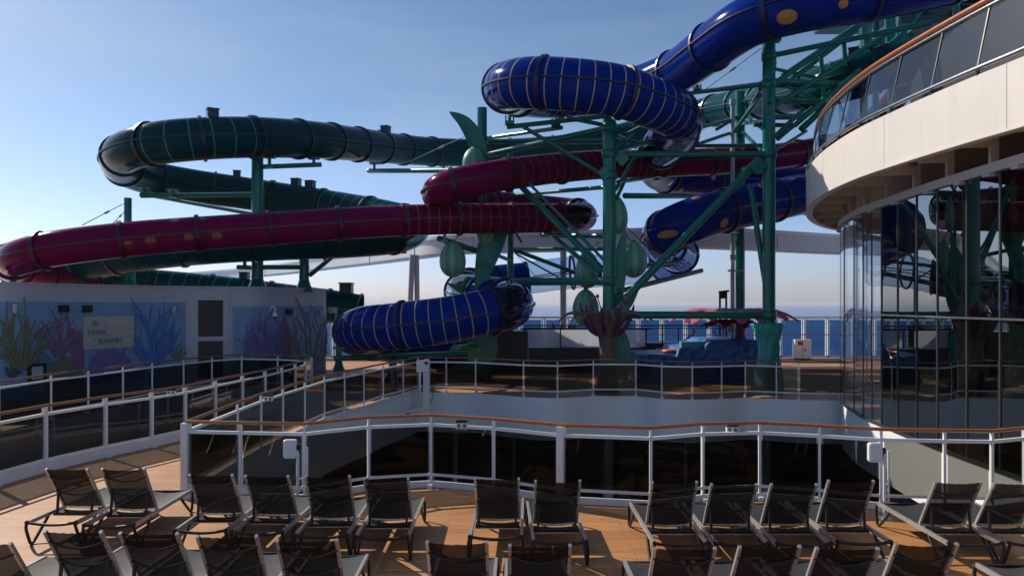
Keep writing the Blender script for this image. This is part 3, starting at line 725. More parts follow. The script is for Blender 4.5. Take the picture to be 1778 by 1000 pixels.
def pod(px, py, d, w, h, label, stem=None):
    c = P(px,py,d); rw = w*d/F/2; rh = h*d/F/2
    t = thing('melon_pod', c, label, 'melon pod', 'hanging green melon pods')
    m = MB(); prof=[]
    for i in range(15):
        a = -math.pi/2+math.pi*i/14; z = math.sin(a); k = math.cos(a)*(1-.13*z)
        prof.append((max(.012,rw*k), rh*z))
    m.lathe(prof, c, 36, wob=lambda a,z: 1-.035*abs(math.cos(a*4.5))**6)
    m.build('rind', mm, t)
    if stem:
        m = MB(); m.tube(catmull([c+Z*rh*.96]+[P(*q) for q in stem],6), .028, 8); m.build('stalk', M['leaf'], t)
    m = MB(); m.lathe([(.13,0),(.1,.05),(.04,.12)], c+Z*(rh*.93), 10); m.build('calyx', M['leaf'], t)
pod(786,450,31.5,46,63,'melon pod hanging alone in open sky left of the teal column',((795,410,31.6),(800,396,32.5),(812,392,33.5)))
pod(842,400,33.2,34,58,'melon pod half hidden behind the magenta slide, touching the teal column')
pod(823,280,33,40,48,'melon pod below the big pointed leaf at the top of the teal column')
pod(1100,451,29.6,47,63,'melon pod hanging right of the thick green post, in open sky',((1092,415,29.7),(1085,405,29.6),(1072,402,29)))
pod(1074,376,29.8,32,62,'melon pod behind the thick green post, the upper of the two at its right',((1072,340,29.4),))
pod(1020,468,31,42,66,'large shaded melon pod behind the steel braces left of the thick green post',((1022,430,31),(1040,420,30)))
pod(1017,534,30.4,46,64,'lowest melon pod, hanging left of the sculpted flower tree',((1016,498,30.4),(1035,490,29.8)))
pod(826,512,36.5,40,34,'small melon pod peeping over the lowest blue slide')
t = thing('leaf_sprig', P(815,500,34.5), 'dark green leaf sprig sticking out above the lowest blue slide', 'leaves')
for path,w in (([P(826,514,34.4),P(812,506,34.4),P(796,500,34.3),P(776,492,34.2)],.2),([P(830,514,34.6),P(822,500,34.4),P(814,486,34.3),P(812,480,34.3)],.3)):
    leafmesh(path,w).build('leaf',M['leaf'],t)
t = thing('leaf_sprig', P(1090,470,29.6), 'tall narrow teal leaves climbing the right side of the thick green post', 'leaves')
for path,w in (([P(1066,560,29.2),P(1072,500,29.2),P(1078,440,29.2),P(1086,395,29.2)],.26),([P(1066,540,29.2),P(1084,530,29.2),P(1096,515,29.2),P(1112,492,29.2)],.22),([P(1080,660,29.2),P(1080,620,29.2),P(1078,590,29.2),P(1072,560,29.2)],.34)):
    leafmesh(path,w).build('leaf',M['leaf'],t)

# ------------------------------------------------------------------ sculpted flower tree round the thick post
c = PXD(1055,28.6,0)
ft = thing('flower_tree', c, 'sculpted tree with knobbly brown trunk and purple flower head round the thick green post', 'tree sculpture')
m = MB(); m.lathe([(.50,0),(.42,.15),(.36,.5),(.31,1.0),(.29,1.6),(.31,2.0),(.36,2.2)], c, 28, wob=lambda a,z: 1+.05*math.sin(a*7+z*9)+.03*math.sin(z*31+a*3)); m.build('trunk', M['bark'], ft)
m = MB(); m.lathe([(.33,2.12),(.46,2.22),(.52,2.45),(.48,2.75),(.36,3.0),(.27,3.1)], c, 24, wob=lambda a,z: 1+.05*math.sin(a*6)); m.build('crown_cup', mat('cup_brown',(.12,.085,.045),.6,var=.5,scale=8,bump=.5), ft)
purple = mat('purple_leaf', (.075,.018,.085), .45, var=.4, scale=4)
tan = mat('tan_frond', (.16,.10,.08), .5, var=.4, scale=5)
pinkm = mat('pink_bud', (.62,.08,.17), .35, var=.15)
for k in range(9):
    a = 2*math.pi*k/9+.2; o = Vector((math.cos(a),math.sin(a),0)); h = random.uniform(.9,1.35)
    leafmesh([c+o*.36+Z*2.15, c+o*.66+Z*2.4, c+o*.92+Z*(2.45+h*.45), c+o*1.05+Z*(2.3+h)], .075).build('petal', purple, ft)
for k in range(8):
    a = 2*math.pi*k/8+.05; o = Vector((math.cos(a),math.sin(a)*.8,0)); q = random.uniform(.9,1.1)
    m = MB(); m.tube(catmull([c+o*.4+Z*2.5, c+o*.85*q+Z*2.95, c+o*1.35*q+Z*2.98, c+o*1.72*q+Z*2.7],6), [.095-.0035*i for i in range(19)], 8); m.build('frond', tan, ft)
for k in range(8):
    a = 2*math.pi*k/8+.5; o = Vector((math.cos(a),math.sin(a),0)); h = (3.45,3.05,3.6,3.3,3.5,2.62,3.2,3.55)[k]
    m = MB(); m.tube(catmull([c+o*.25+Z*2.6, c+o*.5+Z*(h-.3), c+o*.66+Z*h],5), .022, 6); s_ = m.build('stamen', purple, ft)
    m = MB(); m.lathe([(.01,-.075),(.055,-.05),(.075,0),(.055,.05),(.01,.075)], c+o*.66+Z*(h+.03), 12); m.build('bud', pinkm, s_)

# teal vase-like rock at the foot of the right-hand post
c = PXD(1334,28.6,0)
m = MB(); m.lathe([(.62,0),(.56,.3),(.47,.8),(.40,1.3),(.37,1.7),(.38,1.95),(.46,2.25),(.58,2.55),(.54,2.62),(.30,2.3)], c, 48, wob=lambda a,z: 1+.09*math.sin(a*3+z*2)+.05*math.sin(a*7-z*4)+.03*math.sin(a*13+z*9))
tag(m.build('rock_pedestal', M['vase'], loc=c), 'teal sculpted pedestal flaring round the foot of the right-hand green post', 'pedestal')

# ------------------------------------------------------------------ blue rock block, pink flower
def profile_block(name, pts, d0, d1, mt, parent):
    """pts: (px,py) outline at depth d0, with the rear at d1"""
    m = MB(); f = [P(px,py,d0) for px,py in pts]; bk = [Vector((p.x, d1, p.z)) for p in f]
    m.face(f); m.face(list(reversed(bk)))
    for i in range(len(f)):
        k=(i+1)%len(f); m.face([f[k],f[i],bk[i],bk[k]])
    return m.build(name, mt, parent)
c = PXD(1210,33,0)
rk = thing('rock_wall', c, 'stepped deep blue sculpted rock wall below the pink flower', 'rock')
def rockmesh(pts, d0, d1, amp=.09):
    m = MB(); nx, nz = 44, 20; top_ = []
    xs = [pts[0][0]+(pts[-1][0]-pts[0][0])*i/nx for i in range(nx+1)]
    def yt(x):
        for (a,ya),(b_,yb) in zip(pts[:-1],pts[1:]):
            if a <= x <= b_:
                t=(x-a)/max(1e-6,b_-a); t=t*t*(3-2*t); return ya+(yb-ya)*t
        return pts[-1][1]
    rows=[]
    for j in range(nz+1):
        row=[]
        for i,x in enumerate(xs):
            t=P(x,yt(x),d0); z=t.z*j/nz
            dy=amp*(math.sin(x*.11+j*.5)+.7*math.sin(x*.23-j*.8)+.5*math.sin(x*.05+j*.27))
            dy+=.25*(j/nz)**2*.6
            row.append(Vector((t.x+.04*math.sin(j*.9+x*.2), d0+dy, z)))
        rows.append(row)
    rows.append([Vector((p.x, p.y+.18, p.z+.03)) for p in rows[-1]])
    rows.append([Vector((p.x, d1, p.z)) for p in rows[-1]])
    rows.append([Vector((p.x, d1, 0)) for p in rows[-1]])
    m.quadstrip(rows)
    for e in (0,-1): m.face([r[e] for r in rows])
    return m
rockmesh([(1108,617),(1176,617),(1180,606),(1222,604),(1234,592),(1322,592)],32.5,36).build('rock_face', M['rock'], rk)
m = MB(); m.box(P(1205,600,33.1),(1.2,.5,.36)); m.build('ledge', M['rock_top'], rk)
m = MB(); m.tube([P(1135,618,33.5)+Vector((x,0,0)) for x in (-.2,.9)], .06, 8); m.build('pipe', M['rock_top'], rk)
m = MB(); c = P(1165,612,33.4)
m.lathe([(.36,0),(.42,.06),(.36,.13),(.1,.15)], c, 20); tag(m.build('swim_ring', mat('orange_float',(.7,.09,.02),.4), loc=c), 'orange float lying on the low step of the blue rock', 'float')
fc = PXD(1270,34.2,2.62)
fl = thing('giant_flower', PXD(1285,34.4,1.75), 'giant pink flower with flat wide petals on a purple stalk above the blue rock', 'flower sculpture')
s0 = PXD(1285,34.4,1.7)
m = MB(); m.lathe([(.30,0),(.24,.2),(.22,.7),(.27,1.0)], s0, 20); m.build('stalk', mat('plum_stalk',(.09,.012,.05),.4,var=.3), fl)
pet = mat('pink_petal', (.82,.27,.44), .45, var=.35, scale=2.5); 
_nt=pet.node_tree; _t=_nt.nodes.new('ShaderNodeBsdfTranslucent'); _t.inputs['Color'].default_value=(.85,.25,.42,1); _m=_nt.nodes.new('ShaderNodeMixShader'); _m.inputs[0].default_value=.5
_nt.links.new(_nt.nodes['Principled BSDF'].outputs[0],_m.inputs[1]); _nt.links.new(_t.outputs[0],_m.inputs[2]); _nt.links.new(_m.outputs[0],_nt.nodes['Material Output'].inputs['Surface'])
petd = mat('plum_petal', (.12,.02,.07), .5, var=.3)
def petal(c, a, ln, w, z0, z1, droop, mt, nm):
    o = Vector((math.cos(a),math.sin(a),0)); sd = Vector((-o.y,o.x,0)); m=MB(); rows=[]; bk=[]
    for i in range(13):
        f=i/12; ww=w*math.sin(math.pi*(.12+.86*f))**.7; zc=z0+(z1-z0)*math.sin(f*math.pi*.62)-droop*f**3
        rows.append([c+o*(ln*f)+sd*ww*k/4+Z*(zc+.10*ww*(1-(k/4)**2)+.03*math.sin(k*2+i)) for k in range(-4,5)])
        bk.append([q-Z*.05 for q in rows[-1]])
    m.quadstrip(rows); m.quadstrip([list(reversed(r)) for r in bk])
    for e in (0,-1): m.quadstrip([[r[e],b_[e]] for r,b_ in zip(rows,bk)],False,False)
    m.quadstrip([rows[-1],bk[-1]],False,False)
    return m.build(nm, mt, fl)
fcc = Vector((fc.x,fc.y,2.74))
for k in range(14):
    petal(fcc, 2*math.pi*k/14+.1, 2.62+.25*math.sin(k*2.1), .62, .05+.02*(k%2), .46, .50+.09*(k%3), pet, 'petal')
for k in range(10):
    petal(fcc, 2*math.pi*k/10, 1.35, .34, .16, .36, .1, pet, 'inner_petal')
for k in range(9):
    petal(fcc-Z*.15, 2*math.pi*k/9, 1.35, .26, 0, .03, .3, petd, 'sepal')

# ------------------------------------------------------------------ navy pool surround with railings
c = PXD(930,38,0)
nv = thing('splash_pool', c, 'low navy blue pool surround in the middle distance, under pipe railings', 'pool')
m = MB(); m.box((PXD(838,38.4,0).x,38.6,1.0),(4.5,2.2,2.0)); m.build('end_block', M['navy'], nv)
m = MB(); m.box((PXD(1015,38.4,0).x,38.6,.6),(5.6,2.2,1.2)); m.build('side_wall', M['navy'], nv)
m = MB(); m.box((PXD(1180,38.6,0).x,39,.7),(4.0,2.2,1.4)); m.build('step_block', M['navy'], nv)
sg = MB(); sg.box(P(1150,608,37.4),(.62,.05,.2)); sp = sg.build('depth_sign', M['white'], nv)
frost, nt, b = newmat('frosted_panel'); N=nt.nodes; L=nt.links
tl_=N.new('ShaderNodeBsdfTranslucent'); tl_.inputs['Color'].default_value=(.86,.87,.9,1); tp=N.new('ShaderNodeBsdfTransparent'); ms=N.new('ShaderNodeMixShader'); ms.inputs[0].default_value=.35
b.inputs['Base Color'].default_value=(.7,.71,.74,1); m2_=N.new('ShaderNodeMixShader'); m2_.inputs[0].default_value=.5
L.new(b.outputs[0],m2_.inputs[1]); L.new(tl_.outputs[0],m2_.inputs[2]); L.new(m2_.outputs[0],ms.inputs[1]); L.new(tp.outputs[0],ms.inputs[2]); L.new(ms.outputs[0],N['Material Output'].inputs['Surface'])
pr = thing('pipe_railing', PXD(1010,37.6,1.2), 'black pipe railing with frosted glass panels on top of the navy pool wall', 'railing')
for x0,x1 in ((916,972),(974,1042),(1068,1120)):
    A,B = P(x0,604,37.6),P(x1,604,37.6)
    m=MB(); m.box(((A.x+B.x)/2,37.6,1.24+.42),(B.x-A.x,.03,.80)); m.build('frosted_panel',frost,pr)
for px in (913,973,1044,1066,1122,1150):
    a=PXD(px,37.55,1.2 if px<1125 else 1.4); m=MB(); m.tube([a,a+Z*.95],.035,8); m.build('post',M['black'],pr)
m=MB()
for zz in (2.1,):
    m.tube(catmull([PXD(913,37.55,1.4),PXD(913,37.55,2.0),PXD(920,37.55,2.1),PXD(1114,37.55,2.1),PXD(1121,37.55,2.02),PXD(1122,37.55,1.3)],5),.035,8)
m.tube([PXD(910,37.2,2.28),PXD(1250,37.2,2.28)],.035,8); m.tube([PXD(910,37.2,2.16),PXD(1255,37.2,2.14)],.025,8)
m.build('rails',M['black'],pr)
m=MB()
for a,b_ in (((1178,600,37.3),(1208,574,37.3)),((1204,570,37.3),(1204,600,37.3)),((1150,572,37.3),(1150,606,37.3)),((1238,574,37.3),(1256,600,37.3)),((1256,566,37.3),(1256,604,37.3)),((1178,570,37.3),(1178,600,37.3))): m.tube([P(*a),P(*b_)],.03,8)
m.build('bracing',M['black'],pr)
# shower frame
c = PXD(1255,39,0); t = thing('shower_frame', c, 'black twin-post frame with a spray head standing behind the pink flower', 'shower frame')
for px in (1250,1261):
    a=PXD(px,39,0); m=MB(); m.tube([a,P(px,506,39)],.055,8); m.build('post',M['black'],t)
m=MB(); m.box(P(1256,513,39),(.34,.2,.32)); m.tube([P(1248,507,39),P(1266,505,39)],.05,8); m.build('spray_head',M['black'],t)
# grey pipe post beside the rear column
c = PXD(1272,35.4,0)
m=MB(); m.tube([c,P(1272,172,35.4)],.10,12); m.lathe([(.15,-.12),(.15,.12)],P(1272,178,35.4),12); m.box(P(1272,447,35.2),(.24,.1,.26)); m.bar(P(1264,470,35.3),P(1290,470,35.3),.08,.08); m.box(P(1268,572,35.2),(.26,.1,.26))
tag(m.build('service_pipe', M['greywhite'], loc=c), 'slender pale grey service pipe standing just left of the rear green column', 'pipe')

# ------------------------------------------------------------------ white bridge beam and its poles
BR = [(2600,462),(2000,452),(1640,444),(1457,438),(1330,432),(1200,428),(1100,430),(1000,433),(880,436),(764,440),(699,448),(630,457),(564,465),(473,476),(400,482.5),(310,488)]
bpl = []
for px,y in BR:
    d=3.0*F/(HY-y); bpl.append((px,d))
pl = [(PXD(px,d,0).x,d) for px,d in bpl if px<1700]
pl = [(p.x,p.y) for p in catmull([(a,b_,0) for a,b_ in pl],6)]
c = (pl[len(pl)//2][0],pl[len(pl)//2][1],6.3)
br = thing('footbridge', c, 'long pale grey raised walkway beam curving across behind the slides', 'bridge')
m=MB(); m.wall(pl,EYE+3.0,EYE+3.85,-.3,True); m.build('girder',M['beam'],br)
m=MB(); m.wall(offset(pl,.12),EYE+3.85,EYE+4.04,-1.6,True); m.build('deck_edge',M['white'],br)
m=MB(); m.wall(offset(pl,-.35),EYE+2.97,EYE+3.1,-1.1,True); m.build('soffit',M['greywhite'],br)
for i in range(4,len(pl)-4,7):
    a=Vector((pl[i][0],pl[i][1],0)); e=Vector((pl[i+1][0],pl[i+1][1],0)); d=(e-a).normalized()
    m=MB(); m.box(a+Vector((-d.y,d.x,0))*.02+Z*(EYE+3.42),(.06,.05,.8),math.atan2(d.y,d.x)); m.build('panel_joint',M['white'],br)
for px,yb,d,dx,lab in ((978,568,42.2,0,'pale straight pole under the bridge beam, rising from a small blue plant base'),(716,0,47.2,-.28,'left leg of the pair of grey poles under the bridge beam'),(723,0,47.4,.08,'right leg of the pair of grey poles under the bridge beam'),(700,0,50,0,'grey pole under the bridge beam, half hidden by the lowest blue slide')):
    if px==700: continue
    c=PXD(px,d,0); m=MB(); m.tube([c+Vector((dx,0,0)),Vector((c.x,c.y,EYE+3.0))],.17,12); m.lathe([(.3,0),(.3,.04),(.19,.12)],c+Vector((dx,0,0)),12)
    tag(m.build('bridge_pole',M['greywhite'],loc=c),lab,'pole','poles under the footbridge')
c=PXD(978,41.9,0); t=thing('plant_sculpture',c,'small blue-green spiky plant base round the pale straight pole','plant sculpture')
for k in range(7):
    a=2*math.pi*k/7; o=Vector((math.cos(a),math.sin(a),0)); leafmesh([c+o*.2,c+o*.42+Z*.9,c+o*.5+Z*1.7,c+o*.66+Z*2.3],.16).build('leaf',mat('blue_leaf',(.03,.14,.2),.4) if k==0 else bpy.data.materials['blue_leaf'],t)

# ------------------------------------------------------------------ far windbreak
def windbreak(pts, label, step=1.42, h=2.5):
    c=Vector((*pts[0],0)); t=thing('windbreak',c,label,'windbreak','glass windbreaks at the ship side')
    P0,P1=Vector((*pts[0],0)),Vector((*pts[1],0)); n=round((P1-P0).length/step); d=(P1-P0).normalized(); an=math.atan2(d.y,d.x)
    nn = Vector((d.y,-d.x,0))
    if nn.y>0: nn=-nn
    m=MB(); m.bar(P0+Z*h,P1+Z*h,.14,.12); m.build('top_rail',M['white'],t)
    m=MB(); m.bar(P0+Z*.1,P1+Z*.1,.1,.12); m.build('bottom_rail',M['white'],t)
    m=MB(); m.bar(P0+Z*1.45+nn*.12,P1+Z*1.45+nn*.12,.05,.05); m.build('handrail',M['teak'],t)
    for i in range(n+1):
        p=P0.lerp(P1,i/n); m=MB(); m.box(p+Z*(h/2),(.09,.1,h-.06),an); m.box(p+Z*(h/2)+d*.14,(.06,.08,h-.06),an)
        for zz in (.45,h-.35):
            for s in (-1,1): m.bar(p+Z*zz+nn*.06+d*s*.08, p+Z*(zz+(.15 if zz<1 else -.15))+nn*.05+d*s*.3,.03,.03)
        m.build('post',M['white'],t)
        if i<n:
            q=P0.lerp(P1,(i+1)/n); m=MB(); m.bar(p.lerp(q,.14)+Z*(h/2),q.lerp(p,.06)+Z*(h/2),.02,h-.3); m.build('glass_panel',M['wind_glass'],t)
windbreak([(31,47.0),(-.9,47.0)],'tall blue-tinted glass windbreak with white posts along the far ship side')
windbreak([(-1.0,47.0),(-26.5,47.0)],'glass windbreak with white posts behind the lowest blue slide, left of the navy pool')
c=PXD(1392,45.6,0)
cb=thing('equipment_cabinet',c,'white cabinet with a small red sign in front of the far windbreak','cabinet')
m=MB(); m.box(c+Z*.66,(.96,.5,1.12)); m.build('body',M['white'],cb)
m=MB(); m.box(c+Z*.07,(.8,.4,.13)); m.build('plinth',M['black'],cb)
m=MB(); m.box(c+Vector((-.04+.0,-.256,.66)),(.012,.012,1.0)); m.build('door_gap',M['black'],cb)
m=MB(); m.box(c+Vector((-.16,-.257,1.0)),(.3,.014,.22)); s_=m.build('sign',mat('sign_red',(.6,.015,.02),.4),cb)
m=MB(); m.box(c+Vector((-.22,-.266,1.02)),(.07,.008,.09)); m.box(c+Vector((-.12,-.266,.98)),(.09,.008,.05)); m.build('symbol',M['black'],s_)
m=MB(); m.box(c+Vector((.1,-.27,.6)),(.03,.04,.18)); m.build('handle',M['black'],cb)

# ------------------------------------------------------------------ pool hoist at the railing corner
c=PXD(737,28.0,0)
h=thing('pool_hoist',c,'white lifting hoist with a tall mast hung at the far end of the left railing','hoist')
m=MB(); m.box(c+Vector((.09,0,.32)),(.2,.2,2.0)); m.box(c+Vector((-.02,-.12,.33)),(.03,.03,1.7)); m.build('mast',M['white'],h)
m=MB(); m.box(c+Vector((-.06,-.05,1.08)),(.42,.34,.42)); m.build('gear_head',M['white'],h)
m=MB(); m.tube([c+Vector((.09,-.22,1.2)),c+Vector((.09,-.26,1.2))],.06,12); m.build('crank',M['black'],h)
m=MB(); m.tube([c+Vector((-.16,-.08,.9)),c+Vector((-.16,-.08,-.35))],.045,10); m.build('ram',M['chrome'],h)
m=MB(); m.bar(c+Vector((.12,-.1,-.42)),c+Vector((-.75,-.1,-.62)),.16,.07); m.bar(c+Vector((.2,-.1,-.68)),c+Vector((-.72,-.1,-.70)),.08,.05); m.build('arm',M['white'],h)
m=MB(); m.box(c+Vector((-.8,-.1,-.7)),(.5,.14,.13)); m.build('grip',M['black'],h)
m=MB(); m.tube(catmull([c+Vector((.2,-.1,.6)),c+Vector((.34,-.1,.3)),c+Vector((.3,-.1,-.05)),c+Vector((.24,-.1,-.3))],6),.012,6); m.build('hose',M['black'],h)

# ------------------------------------------------------------------ mural building
ZR=EYE+.70
def wd(y): return .70*F/(HY-y)
WALLP=[(-260,489.0),(-120,489.6),(0,490.4),(150,494.3),(300,497.2),(385,498.0),(470,499.0),(566,502.2)]
WP=[(PXD(px,wd(y),0).x,wd(y)) for px,y in WALLP]
WC=[(p.x,p.y) for p in catmull([(a,b_,0) for a,b_ in WP],10)]
def onwall(px):
    for i in range(len(WC)-1):
        a=CX+F*WC[i][0]/WC[i][1]; b_=CX+F*WC[i+1][0]/WC[i+1][1]
        if a<=px<=b_:
            t=(px-a)/(b_-a); return (WC[i][0]*(1-t)+WC[i+1][0]*t, WC[i][1]*(1-t)+WC[i+1][1]*t)
    return WC[-1] if px>500 else WC[0]
def wpts(p0,p1,n=24): return [onwall(p0+(p1-p0)*i/n) for i in range(n+1)]
def wallP(px,py,off):
    x,y=onwall(px); a=onwall(px-3); e=onwall(px+3); d=Vector((e[0]-a[0],e[1]-a[1])).normalized()
    n=Vector((d.y,-d.x)); return Vector((x+n.x*off,y+n.y*off,EYE+(HY-py)*y/F))
bc=Vector((WP[4][0],WP[4][1],0))
mb=thing('mural_building',bc,'low curved deck house with a coral reef mural and a louvred door','building')
m=MB(); m.wall(WC,0,ZR-.04,2.6,True); m.build('wall',M['greywhite'],mb)
m=MB(); m.wall(offset(WC,-.06),ZR-.04,ZR+.02,2.75,True); m.build('roof',M['greywhite'],mb)
muralA=mat('mural_blue',(.18,.33,.52),.55,var=.28,scale=.5); 
for p0,p1,yt,nm in ((-240,322,524,'mural_panel'),(404,562,532,'mural_panel')):
    pts=wpts(p0,p1); zt=EYE+(HY-yt)*onwall((p0+p1)/2)[1]/F
    m=MB(); m.wall(offset(pts,-.035),.05,zt,.03,True); m.build(nm,muralA,mb)
for px in (118,255):
    m=MB(); m.wall(offset(wpts(px-.5,px+.5,1),-.040),.05,EYE-.05,.004); m.build('panel_seam',M['greywhite'],mb)
# louvred door
zt=lambda px,py: EYE+(HY-py)*onwall(px)[1]/F
m=MB(); m.wall(offset(wpts(330,398,6),-.05),.02,zt(364,512),.045); dr=m.build('door',M['greywhite'],mb)
dm=mat('louvre_dark',(.03,.027,.025),.6)
for y0,y1 in ((521,584),(592,655)):
    m=MB(); m.wall(offset(wpts(344,387,6),-.062),max(.05,zt(365,y1)),zt(365,y0),.01); f=m.build('louvre_panel',dm,mb)
    m=MB()
    for k in range(15):
        px=345.5+40*k/14; m.wall(offset(wpts(px,px+1.1,1),-.075),max(.06,zt(365,y1)+.02),zt(365,y0)-.02,.012)
    m.build('slats',mat('slat_grey',(.06,.055,.05),.5) if y0==521 else bpy.data.materials['slat_grey'],f)
m=MB()
for px in (334,393):
    for k in range(11):
        q=wallP(px,520+12.5*k,.05); m.tube([q,q+(wallP(px,520+12.5*k,.08)-q)],.025,8)
for px in (345,355,368,380):
    q=wallP(px,514,.05); m.tube([q,wallP(px,514,.075)],.025,8)
m.build('bolts',M['alu'],dr)
# corals painted in relief
cols={'olive':(.17,.18,.10),'plum':(.23,.11,.22),'blue':(.07,.19,.45),'violet':(.18,.15,.36),'rust':(.23,.19,.16),'dark':(.06,.08,.12),'teal':(.09,.19,.28)}
CM={k:mat('mural_'+k,v,.6,var=.3,scale=3) for k,v in cols.items()}
rng=random.Random(3)
def coral(px,py,h,spread,col,off=.045,n=13,w0=.10):
    m=MB(); w0*=1.35
    def branch(x,y,ang,ln,w,dep):
        steps=7; pts=[]; a=ang
        for i in range(steps+1):
            pts.append((x,y,w*(1-.7*i/steps))); x+=math.sin(a)*ln/steps; y-=math.cos(a)*ln/steps; a+=rng.uniform(-.12,.12)-.05*a
            if dep>0 and i in (2,4,5): branch(x,y,a+rng.choice((-1,1))*rng.uniform(.3,.65),ln*rng.uniform(.4,.6),w*.6,dep-1)
        m.tube([wallP(q[0],q[1],off) for q in pts],[q[2]*.5 for q in pts],6)
    for k in range(n):
        f=(k/(n-1)-.5)*2; branch(px+f*spread*.12,py,f*.85+rng.uniform(-.08,.08),h*(1-.28*abs(f))*rng.uniform(.85,1.05),w0,1)
    return m.build('coral_relief',CM[col],mb)
coral(34,640,95,40,'olive',n=9,w0=.13); coral(100,618,64,30,'plum',n=8,w0=.1); coral(262,632,88,60,'blue',n=11,w0=.14); coral(190,650,50,40,'violet',n=9,w0=.1)
coral(456,625,66,30,'violet',n=9,w0=.12); coral(478,632,70,25,'plum',n=7,w0=.1); coral(536,640,96,22,'rust',n=9,w0=.1); coral(308,625,26,14,'olive',n=6,w0=.07); coral(20,655,24,20,'dark',n=9,w0=.06)
def patch(pts,col,off=.040):
    m=MB(); m.face([wallP(a,b_,off) for a,b_ in pts]); bk=[wallP(a,b_,off-.012) for a,b_ in pts]; f=[wallP(a,b_,off) for a,b_ in pts]
    for i in range(len(f)): k=(i+1)%len(f); m.face([f[k],f[i],bk[i],bk[k]])
    m.build('painted_shape',CM[col],mb)
def blob(cx,cy,rx,ry,col):
    patch([(cx+rx*math.cos(a)*(1+.06*math.sin(3*a)), cy-ry*max(-.2,math.sin(a))) for a in [2*math.pi*k/28 for k in range(28)]],col)
blob(70,650,24,40,'teal'); blob(112,670,34,52,'olive'); blob(190,660,42,56,'violet'); blob(478,630,26,46,'dark'); blob(436,640,14,70,'teal')
patch([(112,545),(117,545),(122,570),(146,580),(146,640),(126,640),(118,600)],'plum',.042)
patch([(492,550),(496,552),(504,580),(505,630),(486,630),(489,590)],'plum',.042)
# name board
t=thing('name_board',wallP(187,577,.06),'pale metal name board with three lines of lettering on the coral mural','sign')
m=MB(); m.wall(offset(wpts(143,231,2),-.09),zt(187,604.5),zt(187,549.5),.045); bd=m.build('board',mat('board_metal',(.52,.51,.49),.35,metal=.2,var=.1),t)
m=MB()
A0,A1=onwall(143),onwall(231)
dirv=Vector((A1[0]-A0[0],A1[1]-A0[1],0)).normalized(); nv_=Vector((dirv.y,-dirv.x,0))
lm1=mat('letter_grey',(.2,.23,.21),.5); lm2=mat('letter_pale',(.82,.70,.62),.3)
def lettering(txt,px,py,size,mt):
    cu=bpy.data.curves.new('lettering','FONT'); cu.body=txt; cu.size=size; cu.align_x='CENTER'; cu.align_y='CENTER'; cu.extrude=.006
    tmp=bpy.data.objects.new('tmp',cu); COL.objects.link(tmp); dg=bpy.context.evaluated_depsgraph_get(); me=bpy.data.meshes.new_from_object(tmp.evaluated_get(dg)); bpy.data.objects.remove(tmp)
    x,y=onwall(px); c=Vector((x,y,zt(px,py)))+nv_*.105
    # stay on the board's flat chord
    mid=Vector((A0[0]+A1[0],A0[1]+A1[1],0))/2; c=Vector((*(Vector((c.x,c.y))),c.z)); k=(Vector((c.x,c.y,0))-mid).dot(dirv); bcx=mid+dirv*k+nv_*.105
    Mx=Matrix.Translation(Vector((bcx.x,bcx.y,c.z))-ORG[bd.name])@Matrix((( dirv.x,0,nv_.x,0),(dirv.y,0,nv_.y,0),(0,1,0,0),(0,0,0,1)))
    me.transform(Mx); me.materials.clear(); me.materials.append(mt)
    o=bpy.data.objects.new('lettering',me); COL.objects.link(o); o.parent=bd; ORG[o.name]=ORG[bd.name]
lettering('AL',163,561,.30,lm1); lettering('ROCA',201,561,.30,lm2)
lettering('TRAM',164,577,.27,lm1); lettering('POLINO',206,577,.27,lm2)
lettering('A',151,592,.27,lm2); lettering('SUMMIT',188,592,.27,lm1); lettering('AL',221,592,.27,lm2)
# wall fittings
def fitting(kind,px,py,label):
    q=wallP(px,py,.06); n=(wallP(px,py,.5)-wallP(px,py,0)).normalized()
    if kind=='lamp':
        t=thing('wall_lamp',q,label,'wall lamp','small cylinder lamps on the mural wall'); m=MB(); m.lathe([(.07,-.14),(.08,-.13),(.08,.13),(.07,.14)],q+n*.1,14); m.box(q+n*.02,(.05,.05,.06)); m.build('body',M['greywhite'],t); m=MB(); m.lathe([(.055,-.155),(.06,-.142)],q+n*.1,14); m.build('lens',M['white'],t)
    if kind=='camera':
        t=thing('security_camera',q,label,'camera'); m=MB(); m.tube(catmull([q,q+n*.2+Z*.2,q+n*.36+Z*.1,q+n*.36-Z*.08],6),.03,8); m.build('arm',M['white'],t); m=MB(); m.lathe([(.09,-.02),(.11,.06),(.05,.16)],q+n*.36-Z*.22,14); m.build('housing',M['white'],t); m=MB(); m.lathe([(.02,-.12),(.07,-.08),(.085,-.021)],q+n*.36-Z*.22,14); m.build('dome',M['black'],t)
    if kind=='speaker':
        t=thing('wall_speaker',q,label,'speaker','speakers on the mural wall'); m=MB(); an=math.atan2(-n.x,n.y)+math.pi; m.box(q+n*.12,(.3,.2,.26),an); m.build('cabinet',M['black'],t); m=MB(); m.box(q+n*.01+Z*.02,(.1,.06,.1),an); m.build('bracket',M['greywhite'],t)
    if kind=='flood':
        t=thing('flood_light',q,label,'flood light'); m=MB(); an=math.atan2(-n.x,n.y)+math.pi; m.box(q+n*.16+Vector((.2,0,0)),(.4,.25,.28),an); m.build('housing',M['greywhite'],t); m=MB(); m.bar(q,q+n*.1+Vector((.1,0,0)),.05,.05); m.build('bracket',M['greywhite'],t)
fitting('lamp',21,535,'small cylinder lamp above the olive coral on the mural')
fitting('lamp',300,537,'small cylinder lamp between the blue coral and the louvred door')
fitting('lamp',505,543,'small cylinder lamp above the plum coral right of the door')
fitting('lamp',553,543,'small cylinder lamp nearest the right corner of the mural wall')
fitting('speaker',104,536,'black box speaker above the plum coral on the mural')
fitting('speaker',146,536,'smaller grey-black speaker above the name board')
